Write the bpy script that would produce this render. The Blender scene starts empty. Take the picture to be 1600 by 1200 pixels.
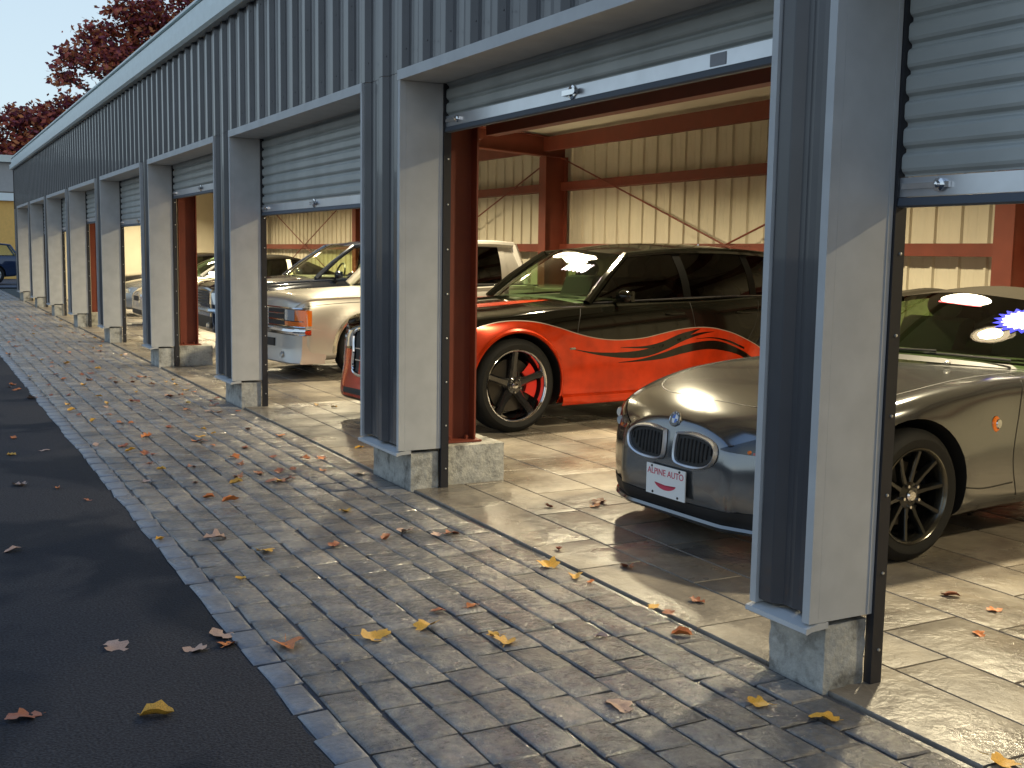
import bpy, bmesh, math, random
import numpy as np
from mathutils import Vector, Matrix
from mathutils.bvhtree import BVHTree
R = math.radians
random.seed(7)
rng = np.random.default_rng(7)
scene = bpy.context.scene
col = scene.collection

# ------------------------------------------------------------------ camera
cam_d = bpy.data.cameras.new("camera")
cam = bpy.data.objects.new("camera", cam_d)
col.objects.link(cam)
cam.matrix_world = Matrix(((0.88286, 0.04026, -0.46790, -2.6153),
                           (-0.46938, 0.10864, -0.87629, 0.0),
                           (0.01555, 0.99327, 0.11481, 1.45),
                           (0, 0, 0, 1)))
cam_d.sensor_width = 36
cam_d.lens = 1758.05 / 1600 * 36
cam_d.clip_start = 0.05
cam_d.clip_end = 3000
scene.camera = cam

# ------------------------------------------------------------------ sky and light
world = bpy.data.worlds.new("World")
scene.world = world
world.use_nodes = True
wn = world.node_tree.nodes
wl = world.node_tree.links
wn.clear()
SUN_EL, SUN_ROT = R(3.5), R(200)
sky = wn.new('ShaderNodeTexSky')
sky.sky_type = 'NISHITA'
sky.sun_disc = False
sky.sun_elevation = SUN_EL
sky.sun_rotation = SUN_ROT
sky.air_density = 1.0
sky.dust_density = 0.6
sky.ozone_density = 2.5
bg = wn.new('ShaderNodeBackground')
bg.inputs['Strength'].default_value = 0.12
CLOUD = 9.6
wo = wn.new('ShaderNodeOutputWorld')
# thin, even dusk cloud over the clear sky
tcw = wn.new('ShaderNodeTexCoord')
sep = wn.new('ShaderNodeSeparateXYZ')
wl.new(tcw.outputs['Generated'], sep.inputs[0])
rampw = wn.new('ShaderNodeValToRGB')
rampw.color_ramp.elements[0].position = 0.0
rampw.color_ramp.elements[0].color = (0.76, 0.92, 1.0, 1)
rampw.color_ramp.elements[1].position = 0.9
rampw.color_ramp.elements[1].color = (0.22, 0.38, 0.70, 1)
wl.new(sep.outputs['Z'], rampw.inputs[0])
cl = wn.new('ShaderNodeVectorMath')
cl.operation = 'SCALE'
cl.inputs['Scale'].default_value = CLOUD
wl.new(rampw.outputs[0], cl.inputs[0])
mixw = wn.new('ShaderNodeMix')
mixw.data_type = 'RGBA'
mixw.inputs[0].default_value = 0.80
wl.new(sky.outputs[0], mixw.inputs[6])
wl.new(cl.outputs[0], mixw.inputs[7])
wl.new(mixw.outputs[2], bg.inputs[0])
wl.new(bg.outputs[0], wo.inputs[0])
vs = scene.view_settings
vs.view_transform = 'Standard'
vs.look = 'None'
vs.exposure = 0.0
vs.gamma = 1.0
vs.use_curve_mapping = False
scene.render.engine = 'CYCLES'
LAMP_W = 270.0


# ------------------------------------------------------------------ materials
def new_mat(name):
    m = bpy.data.materials.new(name)
    m.use_nodes = True
    nt = m.node_tree
    b = nt.nodes['Principled BSDF']
    return m, nt, b


def simple(name, c, rough=0.5, metal=0.0, coat=0.0, var=0.0, vscale=8.0, bump=0.0, bscale=60.0,
           emit=None, estr=0.0, rvar=0.0, spec=0.5, randval=0.0):
    m, nt, b = new_mat(name)
    N, L = nt.nodes, nt.links
    b.inputs['Base Color'].default_value = (*c, 1)
    b.inputs['Roughness'].default_value = rough
    b.inputs['Metallic'].default_value = metal
    b.inputs['Coat Weight'].default_value = coat
    b.inputs['Coat Roughness'].default_value = 0.04
    b.inputs['Specular IOR Level'].default_value = spec
    if emit:
        b.inputs['Emission Color'].default_value = (*emit, 1)
        b.inputs['Emission Strength'].default_value = estr
    tc = N.new('ShaderNodeTexCoord')
    last = None
    if var > 0:
        n = N.new('ShaderNodeTexNoise')
        n.inputs['Scale'].default_value = vscale
        n.inputs['Detail'].default_value = 6
        L.new(tc.outputs['Object'], n.inputs['Vector'])
        r = N.new('ShaderNodeMapRange')
        r.inputs[1].default_value = .3
        r.inputs[2].default_value = .7
        r.inputs[3].default_value = 1 - var
        r.inputs[4].default_value = 1 + var
        L.new(n.outputs['Fac'], r.inputs[0])
        mx = N.new('ShaderNodeVectorMath')
        mx.operation = 'SCALE'
        mx.inputs[0].default_value = c
        L.new(r.outputs[0], mx.inputs['Scale'])
        L.new(mx.outputs[0], b.inputs['Base Color'])
        last = mx.outputs[0]
        if rvar > 0:
            r2 = N.new('ShaderNodeMapRange')
            r2.inputs[1].default_value = .3
            r2.inputs[2].default_value = .7
            r2.inputs[3].default_value = max(0.02, rough - rvar)
            r2.inputs[4].default_value = min(1, rough + rvar)
            L.new(n.outputs['Fac'], r2.inputs[0])
            L.new(r2.outputs[0], b.inputs['Roughness'])
    if randval > 0:
        oi = N.new('ShaderNodeObjectInfo')
        r3 = N.new('ShaderNodeMapRange')
        r3.inputs[3].default_value = 1 - randval
        r3.inputs[4].default_value = 1 + randval
        L.new(oi.outputs['Random'], r3.inputs[0])
        mx2 = N.new('ShaderNodeVectorMath')
        mx2.operation = 'SCALE'
        if last:
            L.new(last, mx2.inputs[0])
        else:
            mx2.inputs[0].default_value = c
        L.new(r3.outputs[0], mx2.inputs['Scale'])
        L.new(mx2.outputs[0], b.inputs['Base Color'])
    if bump > 0:
        n = N.new('ShaderNodeTexNoise')
        n.inputs['Scale'].default_value = bscale
        n.inputs['Detail'].default_value = 8
        n.inputs['Roughness'].default_value = .65
        L.new(tc.outputs['Object'], n.inputs['Vector'])
        bp = N.new('ShaderNodeBump')
        bp.inputs['Strength'].default_value = bump
        bp.inputs['Distance'].default_value = 0.01
        L.new(n.outputs['Fac'], bp.inputs['Height'])
        L.new(bp.outputs[0], b.inputs['Normal'])
    return m


def stone_mat(name, cols, rough_lo, rough_hi, scale, bump, bscale, randval=0.12, bd=0.012, geo=True, wet=0.5, stain=0.0):
    """stamped-concrete pavers and slabs: world-space mottling, gloss patches, per-object tone"""
    m, nt, b = new_mat(name)
    N, L = nt.nodes, nt.links
    g = N.new('ShaderNodeNewGeometry')
    n = N.new('ShaderNodeTexNoise')
    n.inputs['Scale'].default_value = scale
    n.inputs['Detail'].default_value = 7
    n.inputs['Roughness'].default_value = .6
    L.new(g.outputs['Position'], n.inputs['Vector'])
    cr = N.new('ShaderNodeValToRGB')
    cr.color_ramp.elements[0].position = .32
    cr.color_ramp.elements[1].position = .68
    cr.color_ramp.elements[0].color = (*cols[0], 1)
    cr.color_ramp.elements[1].color = (*cols[1], 1)
    if len(cols) > 2:
        e = cr.color_ramp.elements.new(.5)
        e.color = (*cols[2], 1)
    L.new(n.outputs['Fac'], cr.inputs[0])
    n2 = N.new('ShaderNodeTexNoise')
    n2.inputs['Scale'].default_value = bscale
    n2.inputs['Detail'].default_value = 9
    n2.inputs['Roughness'].default_value = .7
    L.new(g.outputs['Position'], n2.inputs['Vector'])
    r = N.new('ShaderNodeMapRange')
    r.inputs[1].default_value = .25
    r.inputs[2].default_value = .75
    r.inputs[3].default_value = .78
    r.inputs[4].default_value = 1.22
    L.new(n2.outputs['Fac'], r.inputs[0])
    oi = N.new('ShaderNodeObjectInfo')
    r3 = N.new('ShaderNodeMapRange')
    r3.inputs[3].default_value = 1 - randval
    r3.inputs[4].default_value = 1 + randval
    L.new(oi.outputs['Random'], r3.inputs[0])
    mu = N.new('ShaderNodeMath')
    mu.operation = 'MULTIPLY'
    L.new(r.outputs[0], mu.inputs[0])
    L.new(r3.outputs[0], mu.inputs[1])
    mx = N.new('ShaderNodeVectorMath')
    mx.operation = 'SCALE'
    L.new(cr.outputs[0], mx.inputs[0])
    L.new(mu.outputs[0], mx.inputs['Scale'])
    L.new(mx.outputs[0], b.inputs['Base Color'])
    if stain > 0:
        ns = N.new('ShaderNodeTexNoise')
        ns.inputs['Scale'].default_value = 1.1
        ns.inputs['Detail'].default_value = 9
        ns.inputs['Roughness'].default_value = .68
        L.new(g.outputs['Position'], ns.inputs['Vector'])
        rs = N.new('ShaderNodeMapRange')
        rs.inputs[1].default_value = .56
        rs.inputs[2].default_value = .66
        rs.inputs[3].default_value = 1
        rs.inputs[4].default_value = 1 - stain
        L.new(ns.outputs['Fac'], rs.inputs[0])
        ms = N.new('ShaderNodeVectorMath')
        ms.operation = 'SCALE'
        L.new(mx.outputs[0], ms.inputs[0])
        L.new(rs.outputs[0], ms.inputs['Scale'])
        L.new(ms.outputs[0], b.inputs['Base Color'])
    n3 = N.new('ShaderNodeTexNoise')
    n3.inputs['Scale'].default_value = 1.3
    n3.inputs['Detail'].default_value = 5
    L.new(g.outputs['Position'], n3.inputs['Vector'])
    r4 = N.new('ShaderNodeMapRange')
    r4.inputs[1].default_value = .38
    r4.inputs[2].default_value = .66
    r4.inputs[3].default_value = rough_hi
    r4.inputs[4].default_value = rough_lo
    L.new(n3.outputs['Fac'], r4.inputs[0])
    L.new(r4.outputs[0], b.inputs['Roughness'])
    b.inputs['Specular IOR Level'].default_value = wet
    n4 = N.new('ShaderNodeTexNoise')
    n4.inputs['Scale'].default_value = bscale * .45
    n4.inputs['Detail'].default_value = 8
    n4.inputs['Roughness'].default_value = .62
    L.new(g.outputs['Position'], n4.inputs['Vector'])
    bp = N.new('ShaderNodeBump')
    bp.inputs['Strength'].default_value = bump
    bp.inputs['Distance'].default_value = bd
    L.new(n4.outputs['Fac'], bp.inputs['Height'])
    L.new(bp.outputs[0], b.inputs['Normal'])
    return m


def glass_mat(name, tint, gloss=0.12, rough=0.01):
    m = bpy.data.materials.new(name)
    m.use_nodes = True
    nt = m.node_tree
    N, L = nt.nodes, nt.links
    N.clear()
    t = N.new('ShaderNodeBsdfTransparent')
    t.inputs[0].default_value = (*tint, 1)
    g = N.new('ShaderNodeBsdfGlossy')
    g.inputs['Roughness'].default_value = rough
    g.inputs[0].default_value = (1, 1, 1, 1)
    lw = N.new('ShaderNodeLayerWeight')
    lw.inputs['Blend'].default_value = 0.5
    pw = N.new('ShaderNodeMath')
    pw.operation = 'POWER'
    pw.inputs[1].default_value = 5.0
    L.new(lw.outputs['Facing'], pw.inputs[0])
    fr = N.new('ShaderNodeMath')
    fr.operation = 'MULTIPLY_ADD'
    fr.inputs[1].default_value = 0.9
    fr.inputs[2].default_value = 0.045
    L.new(pw.outputs[0], fr.inputs[0])
    mx = N.new('ShaderNodeMixShader')
    L.new(fr.outputs[0], mx.inputs[0])
    L.new(t.outputs[0], mx.inputs[1])
    L.new(g.outputs[0], mx.inputs[2])
    o = N.new('ShaderNodeOutputMaterial')
    L.new(mx.outputs[0], o.inputs[0])
    return m


M = {}
M['cladding'] = simple('blue grey painted cladding', (0.066, 0.066, 0.073), 0.32, 0.25, coat=0.3, var=0.16, vscale=2.5)
M['trim'] = simple('light grey painted trim', (0.45, 0.455, 0.455), 0.5, 0, var=0.08, vscale=7)
M['gutter'] = simple('pale green grey gutter', (0.70, 0.78, 0.77), 0.4, var=0.05)
M['slat'] = simple('grey door slat', (0.38, 0.395, 0.38), 0.42, 0.0, var=0.13, vscale=3.5)
M['bar'] = simple('galvanised bar', (0.62, 0.64, 0.68), 0.3, 0.75, var=0.08, vscale=6)
M['rubber'] = simple('dark rubber', (0.07, 0.085, 0.11), 0.6)
M['black'] = simple('black guide metal', (0.02, 0.02, 0.025), 0.45)
M['bolt'] = simple('zinc bolt', (0.6, 0.6, 0.58), 0.3, 0.8)
M['primer'] = simple('red oxide primer steel', (0.15, 0.028, 0.013), 0.6, var=0.12, vscale=5)
M['liner'] = simple('cream liner panel', (0.60, 0.55, 0.43), 0.55, var=0.05, vscale=3)
M['insul'] = simple('white vinyl ceiling', (0.62, 0.59, 0.50), 0.6, var=0.06, vscale=2, bump=.2, bscale=12)
M['roofing'] = simple('roof sheet', (0.35, 0.4, 0.4), 0.5)
M['concrete'] = stone_mat('rough pale concrete', [(0.16, 0.155, 0.14), (0.50, 0.49, 0.45), (0.40, 0.395, 0.365)], 0.75, 0.95, 9, 1.0, 55, 0.05, bd=.012, wet=.25)
M['asphalt'] = None
M['chrome'] = simple('chrome', (0.75, 0.75, 0.77), 0.08, 1.0)
M['tyre'] = simple('tyre rubber', (0.011, 0.011, 0.011), 0.65, spec=.25, bump=.2, bscale=80)
M['blkgloss'] = simple('gloss black', (0.012, 0.012, 0.014), 0.14, 0, coat=1)
M['blkmat'] = simple('matt black plastic', (0.012, 0.012, 0.013), 0.55)
M['interior'] = simple('dark cabin trim', (0.025, 0.024, 0.022), 0.75)
M['seat'] = simple('grey cabin seat', (0.10, 0.10, 0.09), 0.7)
M['lens'] = simple('headlamp lens', (0.62, 0.66, 0.70), 0.08, 0.55, coat=1)
M['amber'] = simple('amber lens', (0.75, 0.17, 0.01), 0.15, coat=1)
M['redlens'] = simple('red lens', (0.35, 0.02, 0.02), 0.15, coat=1)
M['caliper'] = simple('red brake caliper', (0.55, 0.02, 0.01), 0.35)
M['white'] = simple('white print', (0.82, 0.82, 0.80), 0.5)
M['post'] = simple('black pillar film', (0.003, 0.003, 0.003), 0.4, spec=.08)
M['blue'] = simple('blue print', (0.03, 0.035, 0.50), 0.9, spec=0.0)
M['redprint'] = simple('red print', (0.62, 0.05, 0.10), 0.5)
M['lampglass'] = simple('lit lamp lens', (1, .9, .7), 0.5, emit=(1.0, 0.80, 0.50), estr=14)
M['z4paint'] = simple('silver grey metallic paint', (0.225, 0.232, 0.24), 0.16, 0.9, coat=0.3)
M['softtop'] = simple('dark taupe soft top', (0.013, 0.011, 0.008), 0.9, spec=.08, bump=.2, bscale=200)
M['magblack'] = simple('black gloss paint', (0.004, 0.004, 0.003), 0.07, 0, coat=.15, spec=.3)
M['magred'] = simple('orange red candy paint', (0.50, 0.032, 0.003), 0.2, 0.45, coat=.3, var=0.22, vscale=7)
M['stripe'] = simple('silver pinstripe', (0.35, 0.3, 0.27), 0.3, 0.5)
M['tan'] = simple('champagne metallic paint', (0.47, 0.455, 0.43), 0.32, 0.5, coat=0.8)
M['darkblue'] = simple('midnight blue paint', (0.014, 0.022, 0.045), 0.12, 0.2, coat=1)
M['silver'] = simple('silver paint', (0.36, 0.37, 0.38), 0.22, 0.6, coat=0.7)
M['cream'] = simple('cream paint', (0.72, 0.68, 0.58), 0.25, 0.0, coat=0.8)
M['outblue'] = simple('navy paint', (0.015, 0.03, 0.075), 0.12, 0.2, coat=1)
M['glass_green'] = glass_mat('green tinted glass', (0.56, 0.70, 0.50))
M['glass_dark'] = glass_mat('dark privacy glass', (0.05, 0.05, 0.045))
M['glass_clear'] = glass_mat('pale glass', (0.80, 0.86, 0.66))
M['glass_z'] = glass_mat('smoked green windscreen', (0.42, 0.52, 0.34))
M['bark'] = simple('grey brown bark', (0.07, 0.05, 0.045), 0.9, var=.3, vscale=12)
M['leafA'] = simple('russet foliage', (0.42, 0.085, 0.05), 0.7, var=.3, vscale=1.5)
M['leafB'] = simple('orange brown foliage', (0.50, 0.16, 0.05), 0.7, var=.3, vscale=1.5)
M['leafC'] = simple('dark maroon foliage', (0.22, 0.04, 0.06), 0.7, var=.3, vscale=1.5)
M['fl_yellow'] = simple('yellow fallen leaf', (0.62, 0.33, 0.04), 0.55, var=.35, vscale=30)
M['fl_orange'] = simple('orange fallen leaf', (0.50, 0.15, 0.03), 0.55, var=.35, vscale=30)
M['fl_red'] = simple('red brown fallen leaf', (0.28, 0.085, 0.035), 0.55, var=.35, vscale=30)
M['fl_tan'] = simple('pale tan fallen leaf', (0.42, 0.27, 0.20), 0.6, var=.25, vscale=30)
M['paver'] = stone_mat('stamped paver stone', [(0.090, 0.089, 0.097), (0.290, 0.258, 0.220), (0.175, 0.163, 0.152)],
                       0.07, 0.30, 4.5, 1.0, 36, 0.2, bd=.020, wet=.62, stain=.25)
M['border'] = stone_mat('pale border stone', [(0.12, 0.13, 0.155), (0.20, 0.21, 0.235)], 0.2, 0.45, 5, 0.6, 40, 0.1)
M['grout'] = stone_mat('dark joint', [(0.026, 0.030, 0.044), (0.05, 0.056, 0.075)], 0.06, 0.42, 3, 0.3, 60, 0)
M['slab'] = stone_mat('stamped slate floor', [(0.105, 0.090, 0.076), (0.25, 0.215, 0.17), (0.175, 0.152, 0.125)],
                      0.14, 0.5, 1.9, 0.9, 15, 0.10, bd=.016, stain=.45)


def asphalt_mat():
    m, nt, b = new_mat('asphalt')
    N, L = nt.nodes, nt.links
    g = N.new('ShaderNodeNewGeometry')
    n = N.new('ShaderNodeTexNoise')
    n.inputs['Scale'].default_value = 0.9
    n.inputs['Detail'].default_value = 3
    n.inputs['Distortion'].default_value = .6
    L.new(g.outputs['Position'], n.inputs['Vector'])
    cr = N.new('ShaderNodeValToRGB')
    cr.color_ramp.elements[0].position = .44
    cr.color_ramp.elements[1].position = .52
    cr.color_ramp.elements[0].color = (0.009, 0.012, 0.019, 1)
    cr.color_ramp.elements[1].color = (0.028, 0.028, 0.033, 1)
    L.new(n.outputs['Fac'], cr.inputs[0])
    v = N.new('ShaderNodeTexNoise')
    v.inputs['Scale'].default_value = 110
    v.inputs['Detail'].default_value = 3
    L.new(g.outputs['Position'], v.inputs['Vector'])
    r = N.new('ShaderNodeMapRange')
    r.inputs[1].default_value = .3
    r.inputs[2].default_value = .7
    r.inputs[3].default_value = .45
    r.inputs[4].default_value = 1.9
    L.new(v.outputs['Fac'], r.inputs[0])
    mx = N.new('ShaderNodeVectorMath')
    mx.operation = 'SCALE'
    L.new(cr.outputs[0], mx.inputs[0])
    L.new(r.outputs[0], mx.inputs['Scale'])
    L.new(mx.outputs[0], b.inputs['Base Color'])
    b.inputs['Roughness'].default_value = .8
    b.inputs['Specular IOR Level'].default_value = .18
    bp = N.new('ShaderNodeBump')
    bp.inputs['Strength'].default_value = .8
    bp.inputs['Distance'].default_value = .008
    L.new(v.outputs['Fac'], bp.inputs['Height'])
    L.new(bp.outputs[0], b.inputs['Normal'])
    return m


M['asphalt'] = asphalt_mat()


# ------------------------------------------------------------------ mesh helpers
def tag(o, label=None, cat=None, group=None, kind=None):
    if label: o['label'] = label
    if cat: o['category'] = cat
    if group: o['group'] = group
    if kind: o['kind'] = kind
    return o


def empty(name, loc=(0, 0, 0), rz=0.0):
    o = bpy.data.objects.new(name, None)
    o.location = loc
    o.rotation_euler = (0, 0, rz)
    o.empty_display_size = .2
    col.objects.link(o)
    return o


def link(name, me, parent=None, loc=(0, 0, 0), rot=(0, 0, 0)):
    o = bpy.data.objects.new(name, me)
    o.location = loc
    o.rotation_euler = rot
    if parent is not None:
        o.parent = parent
    col.objects.link(o)
    return o


def finish(me, smooth, angle):
    if smooth:
        bm = bmesh.new()
        bm.from_mesh(me)
        for f in bm.faces: f.smooth = True
        for e in bm.edges:
            if len(e.link_faces) == 2:
                try:
                    if e.calc_face_angle() > angle: e.smooth = False
                except ValueError:
                    pass
        bm.to_mesh(me)
        bm.free()


class MB:
    def __init__(s):
        s.v, s.f, s.mi = [], [], []

    def add(s, vs_, fs, mi=0):
        o = len(s.v)
        s.v += [tuple(p) for p in vs_]
        s.f += [tuple(i + o for i in f) for f in fs]
        s.mi += [mi] * len(fs)
        return s

    def box(s, x0, y0, z0, x1, y1, z1, mi=0):
        vs_ = [(x0, y0, z0), (x1, y0, z0), (x1, y1, z0), (x0, y1, z0), (x0, y0, z1), (x1, y0, z1), (x1, y1, z1), (x0, y1, z1)]
        return s.add(vs_, [(0, 3, 2, 1), (4, 5, 6, 7), (0, 1, 5, 4), (1, 2, 6, 5), (2, 3, 7, 6), (3, 0, 4, 7)], mi)

    def prism(s, prof, axis, a0, a1, mi=0):
        """prof: closed 2D polygon; extruded along axis ('x': prof=(y,z); 'y': prof=(x,z); 'z': prof=(x,y))"""
        def P(p, a):
            if axis == 'x': return (a, p[0], p[1])
            if axis == 'y': return (p[0], a, p[1])
            return (p[0], p[1], a)
        n = len(prof)
        vs_ = [P(p, a0) for p in prof] + [P(p, a1) for p in prof]
        fs = [(i, (i + 1) % n, n + (i + 1) % n, n + i) for i in range(n)] + [tuple(range(n))[::-1], tuple(range(n, 2 * n))]
        return s.add(vs_, fs, mi)

    def grid(s, P, mi=0, flip=False):
        """P: array [n][m][3]"""
        n, m = len(P), len(P[0])
        vs_ = [tuple(P[i][j]) for i in range(n) for j in range(m)]
        fs = []
        for i in range(n - 1):
            for j in range(m - 1):
                q = (i * m + j, (i + 1) * m + j, (i + 1) * m + j + 1, i * m + j + 1)
                fs.append(q[::-1] if flip else q)
        return s.add(vs_, fs, mi)

    def tube(s, pts, r, n=8, mi=0, cap=True):
        pts = [Vector(p) for p in pts]
        rs = r if isinstance(r, (list, tuple)) else [r] * len(pts)
        vs_ = []
        up0 = None
        for i, p in enumerate(pts):
            d = (pts[min(i + 1, len(pts) - 1)] - pts[max(i - 1, 0)]).normalized()
            ref = Vector((0, 0, 1)) if abs(d.z) < .9 else Vector((1, 0, 0))
            a = d.cross(ref).normalized()
            if up0 is not None and a.dot(up0) < 0: a = -a
            up0 = a
            b = d.cross(a)
            for k in range(n):
                t = 2 * math.pi * k / n
                vs_.append(p + (a * math.cos(t) + b * math.sin(t)) * rs[i])
        fs = []
        for i in range(len(pts) - 1):
            for k in range(n):
                fs.append((i * n + k, i * n + (k + 1) % n, (i + 1) * n + (k + 1) % n, (i + 1) * n + k))
        if cap:
            fs.append(tuple(range(n))[::-1])
            fs.append(tuple(range((len(pts) - 1) * n, len(pts) * n)))
        return s.add(vs_, fs, mi)

    def lathe(s, prof, c, axis='y', n=32, mi=0, a0=0, a1=2 * math.pi):
        """prof: list of (axial, radius)"""
        full = abs(a1 - a0 - 2 * math.pi) < 1e-6
        k = n if full else n + 1
        vs_ = []
        for (a, r) in prof:
            for i in range(k):
                t = a0 + (a1 - a0) * i / n
                u, w = r * math.cos(t), r * math.sin(t)
                if axis == 'y': vs_.append((c[0] + u, c[1] + a, c[2] + w))
                elif axis == 'z': vs_.append((c[0] + u, c[1] + w, c[2] + a))
                else: vs_.append((c[0] + a, c[1] + u, c[2] + w))
        fs = []
        for j in range(len(prof) - 1):
            for i in range(n):
                i2 = (i + 1) % k
                fs.append((j * k + i, j * k + i2, (j + 1) * k + i2, (j + 1) * k + i))
        return s.add(vs_, fs, mi)

    def mesh(s, name, mats, smooth=False, angle=R(35), merge=False, recalc=False):
        me = bpy.data.meshes.new(name)
        me.from_pydata(s.v, [], s.f)
        if not isinstance(mats, (list, tuple)): mats = [mats]
        for m in mats: me.materials.append(m)
        me.polygons.foreach_set('material_index', s.mi)
        if merge or recalc:
            bm = bmesh.new()
            bm.from_mesh(me)
            if merge: bmesh.ops.remove_doubles(bm, verts=bm.verts, dist=1e-4)
            if recalc: bmesh.ops.recalc_face_normals(bm, faces=bm.faces)
            bm.to_mesh(me)
            bm.free()
        finish(me, smooth, angle)
        me.update()
        return me

    def build(s, name, mats, parent=None, smooth=False, angle=R(35), merge=False, recalc=False, loc=(0, 0, 0), rot=(0, 0, 0)):
        return link(name, s.mesh(name, mats, smooth, angle, merge, recalc), parent, loc, rot)


def catmull(P, n):
    """resample control points (array k x d) to n samples"""
    P = np.asarray(P, float)
    k = len(P)
    if k == 2:
        t = np.linspace(0, 1, n)[:, None]
        return P[0] * (1 - t) + P[1] * t
    E = np.vstack([2 * P[0] - P[1], P, 2 * P[-1] - P[-2]])
    u = np.linspace(0, k - 1, n)
    i = np.minimum(u.astype(int), k - 2)
    t = (u - i)[:, None]
    p0, p1, p2, p3 = E[i], E[i + 1], E[i + 2], E[i + 3]
    return .5 * (2 * p1 + (p2 - p0) * t + (2 * p0 - 5 * p1 + 4 * p2 - p3) * t ** 2 + (3 * p1 - p0 - 3 * p2 + p3) * t ** 3)


def pch(xs, ys):
    """monotone cubic interpolation"""
    xs = np.asarray(xs, float)
    ys = np.asarray(ys, float)
    h = np.diff(xs)
    d = np.diff(ys) / h
    m = np.zeros(len(xs))
    m[0], m[-1] = d[0], d[-1]
    for i in range(1, len(xs) - 1):
        if d[i - 1] * d[i] > 0:
            w1, w2 = 2 * h[i] + h[i - 1], h[i] + 2 * h[i - 1]
            m[i] = (w1 + w2) / (w1 / d[i - 1] + w2 / d[i])

    def f(x):
        x = np.clip(x, xs[0], xs[-1])
        i = np.clip(np.searchsorted(xs, x) - 1, 0, len(xs) - 2)
        t = (x - xs[i]) / h[i]
        return ((1 + 2 * t) * (1 - t) ** 2 * ys[i] + t * (1 - t) ** 2 * h[i] * m[i] + t * t * (3 - 2 * t) * ys[i + 1] + t * t * (t - 1) * h[i] * m[i + 1])
    return f


# ================================================================== THE GROUND
YS = [-1.10, 2.71, 6.27, 10.28, 14.22, 18.10, 21.87, 25.60, 29.30, 33.00]      # near corner of each pier
LS = [-0.80, 3.01, 6.93, 10.91, 14.79, 18.68, 22.45, 26.18, 29.88, 33.80]      # its far corner
ZD = [1.62, 2.165, 1.76, 2.05, 1.765, 1.87, 1.765, 1.72, 2.0]                   # how low each roller door hangs
H, ZB, JD, ZE = 2.453, 0.248, 0.236, 3.50
Y0, Y1, DX = -1.55, 33.80, 6.0
FRAMES = [6.52, 14.45, 22.38, 30.30]

MB().add([(-1500, -1500, -.06), (1500, -1500, -.06), (1500, 1500, -.06), (-1500, 1500, -.06)], [(0, 1, 2, 3)]).build('ground', simple('far ground', (0.05, 0.055, 0.045), .9))
tag(bpy.data.objects['ground'], kind='structure')
AV, AF = [], []
for q in range(1500):
    yy = -30 + 74 * q / 1499
    AV += [(-60, yy, -.010), (-1.598 + random.uniform(-.008, .010), yy, -.010)]
    if q: AF.append((2 * q - 2, 2 * q - 1, 2 * q + 1, 2 * q))
MB().add(AV, AF).build('asphalt_road', M['asphalt'])
tag(bpy.data.objects['asphalt_road'], kind='structure')
MB().add([(-60, 44, -.016), (30, 44, -.016), (30, 56, -.016), (-60, 56, -.016)], [(0, 1, 2, 3)]).build('far_driveway', simple('far driveway', (0.09, 0.10, 0.12), .8))
tag(bpy.data.objects['far_driveway'], kind='structure')


def paver_mesh(name, lx, ly, mat, seed, h=0.024, jit=0.006, bev=0.011):
    r = random.Random(seed)
    hx, hy = lx / 2, ly / 2
    c = [(-hx, -hy), (hx, -hy), (hx, hy), (-hx, hy)]
    c = [(x + r.uniform(-jit, jit), y + r.uniform(-jit, jit)) for x, y in c]
    def ring(k, z, dz=0):
        return [(x - math.copysign(k, x), y - math.copysign(k, y), z + r.uniform(-dz, dz)) for x, y in c]
    m = MB()
    vs_ = ring(-.004, -h) + ring(0, -.009) + ring(bev * .5, -.0035, .0012) + ring(bev * 1.8, -.0004, .0018)
    vs_.append((r.uniform(-.03, .03), r.uniform(-.03, .03), r.uniform(.0, .0042)))
    fs = []
    for k in range(3):
        for i in range(4):
            fs.append((k * 4 + i, k * 4 + (i + 1) % 4, (k + 1) * 4 + (i + 1) % 4, (k + 1) * 4 + i))
    for i in range(4): fs.append((12 + i, 12 + (i + 1) % 4, 16))
    m.add(vs_, fs)
    return m.mesh(name, mat, True, R(40)), m


walk = MB().add([(-1.605, -3, -.0135), (.058, -3, -.0135), (.058, 44, -.0135), (-1.605, 44, -.0135)], [(0, 1, 2, 3)]).build('paved_walk', M['grout'])
tag(walk, kind='structure')
PX, PY = 0.1525, 0.226
NROW = 10
variants = [paver_mesh('paver', PX - .009, PY - .009, M['paver'], s) for s in range(10)]
camxy = Vector((-2.6153, 0))
plist = []
for i in range(NROW):
    x = -1.495 + PX * (i + .5)
    y = -2.6 + random.uniform(0, PY)
    j = 0
    while y < 43:
        ln = PY * random.choice((1, 1, 1, 1.0, .82, 1.15))
        plist.append((x + random.uniform(-.003, .003), y + ln / 2, ln))
        y += ln
        j += 1
# in view: ones the camera really sees come first
def pix(x, y, z=0.0):
    p = cam.matrix_world.inverted() @ Vector((x, y, z))
    if p.z > -0.2: return None
    return (800 + 1758.05 * p.x / -p.z, 600 - 1758.05 * p.y / -p.z, -p.z)
def score(q):
    p = pix(q[0], q[1])
    if p is None or not (-60 < p[0] < 1660 and 0 < p[1] < 1260): return 1000 + q[1]
    return p[2]
plist.sort(key=score)
rest = MB()
for k, (x, y, ln) in enumerate(plist):
    vi = random.randrange(10)
    tilt = (random.uniform(-.011, .011), random.uniform(-.008, .008), random.uniform(-.012, .012))
    z = random.uniform(-.0015, .0015)
    if k < 300:
        o = link('paver', variants[vi][0], walk, (x, y, z), tilt)
        o.scale = (1, ln / PY * 1.0, 1)
    else:
        m = variants[vi][1]
        rest.add([(vx + x, vy * ln / PY + y, vz + z + vx * tilt[1] * .9) for vx, vy, vz in m.v], m.f)
tag(rest.build('paver', M['paver'], walk, True, R(40)), kind='stuff')
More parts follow.
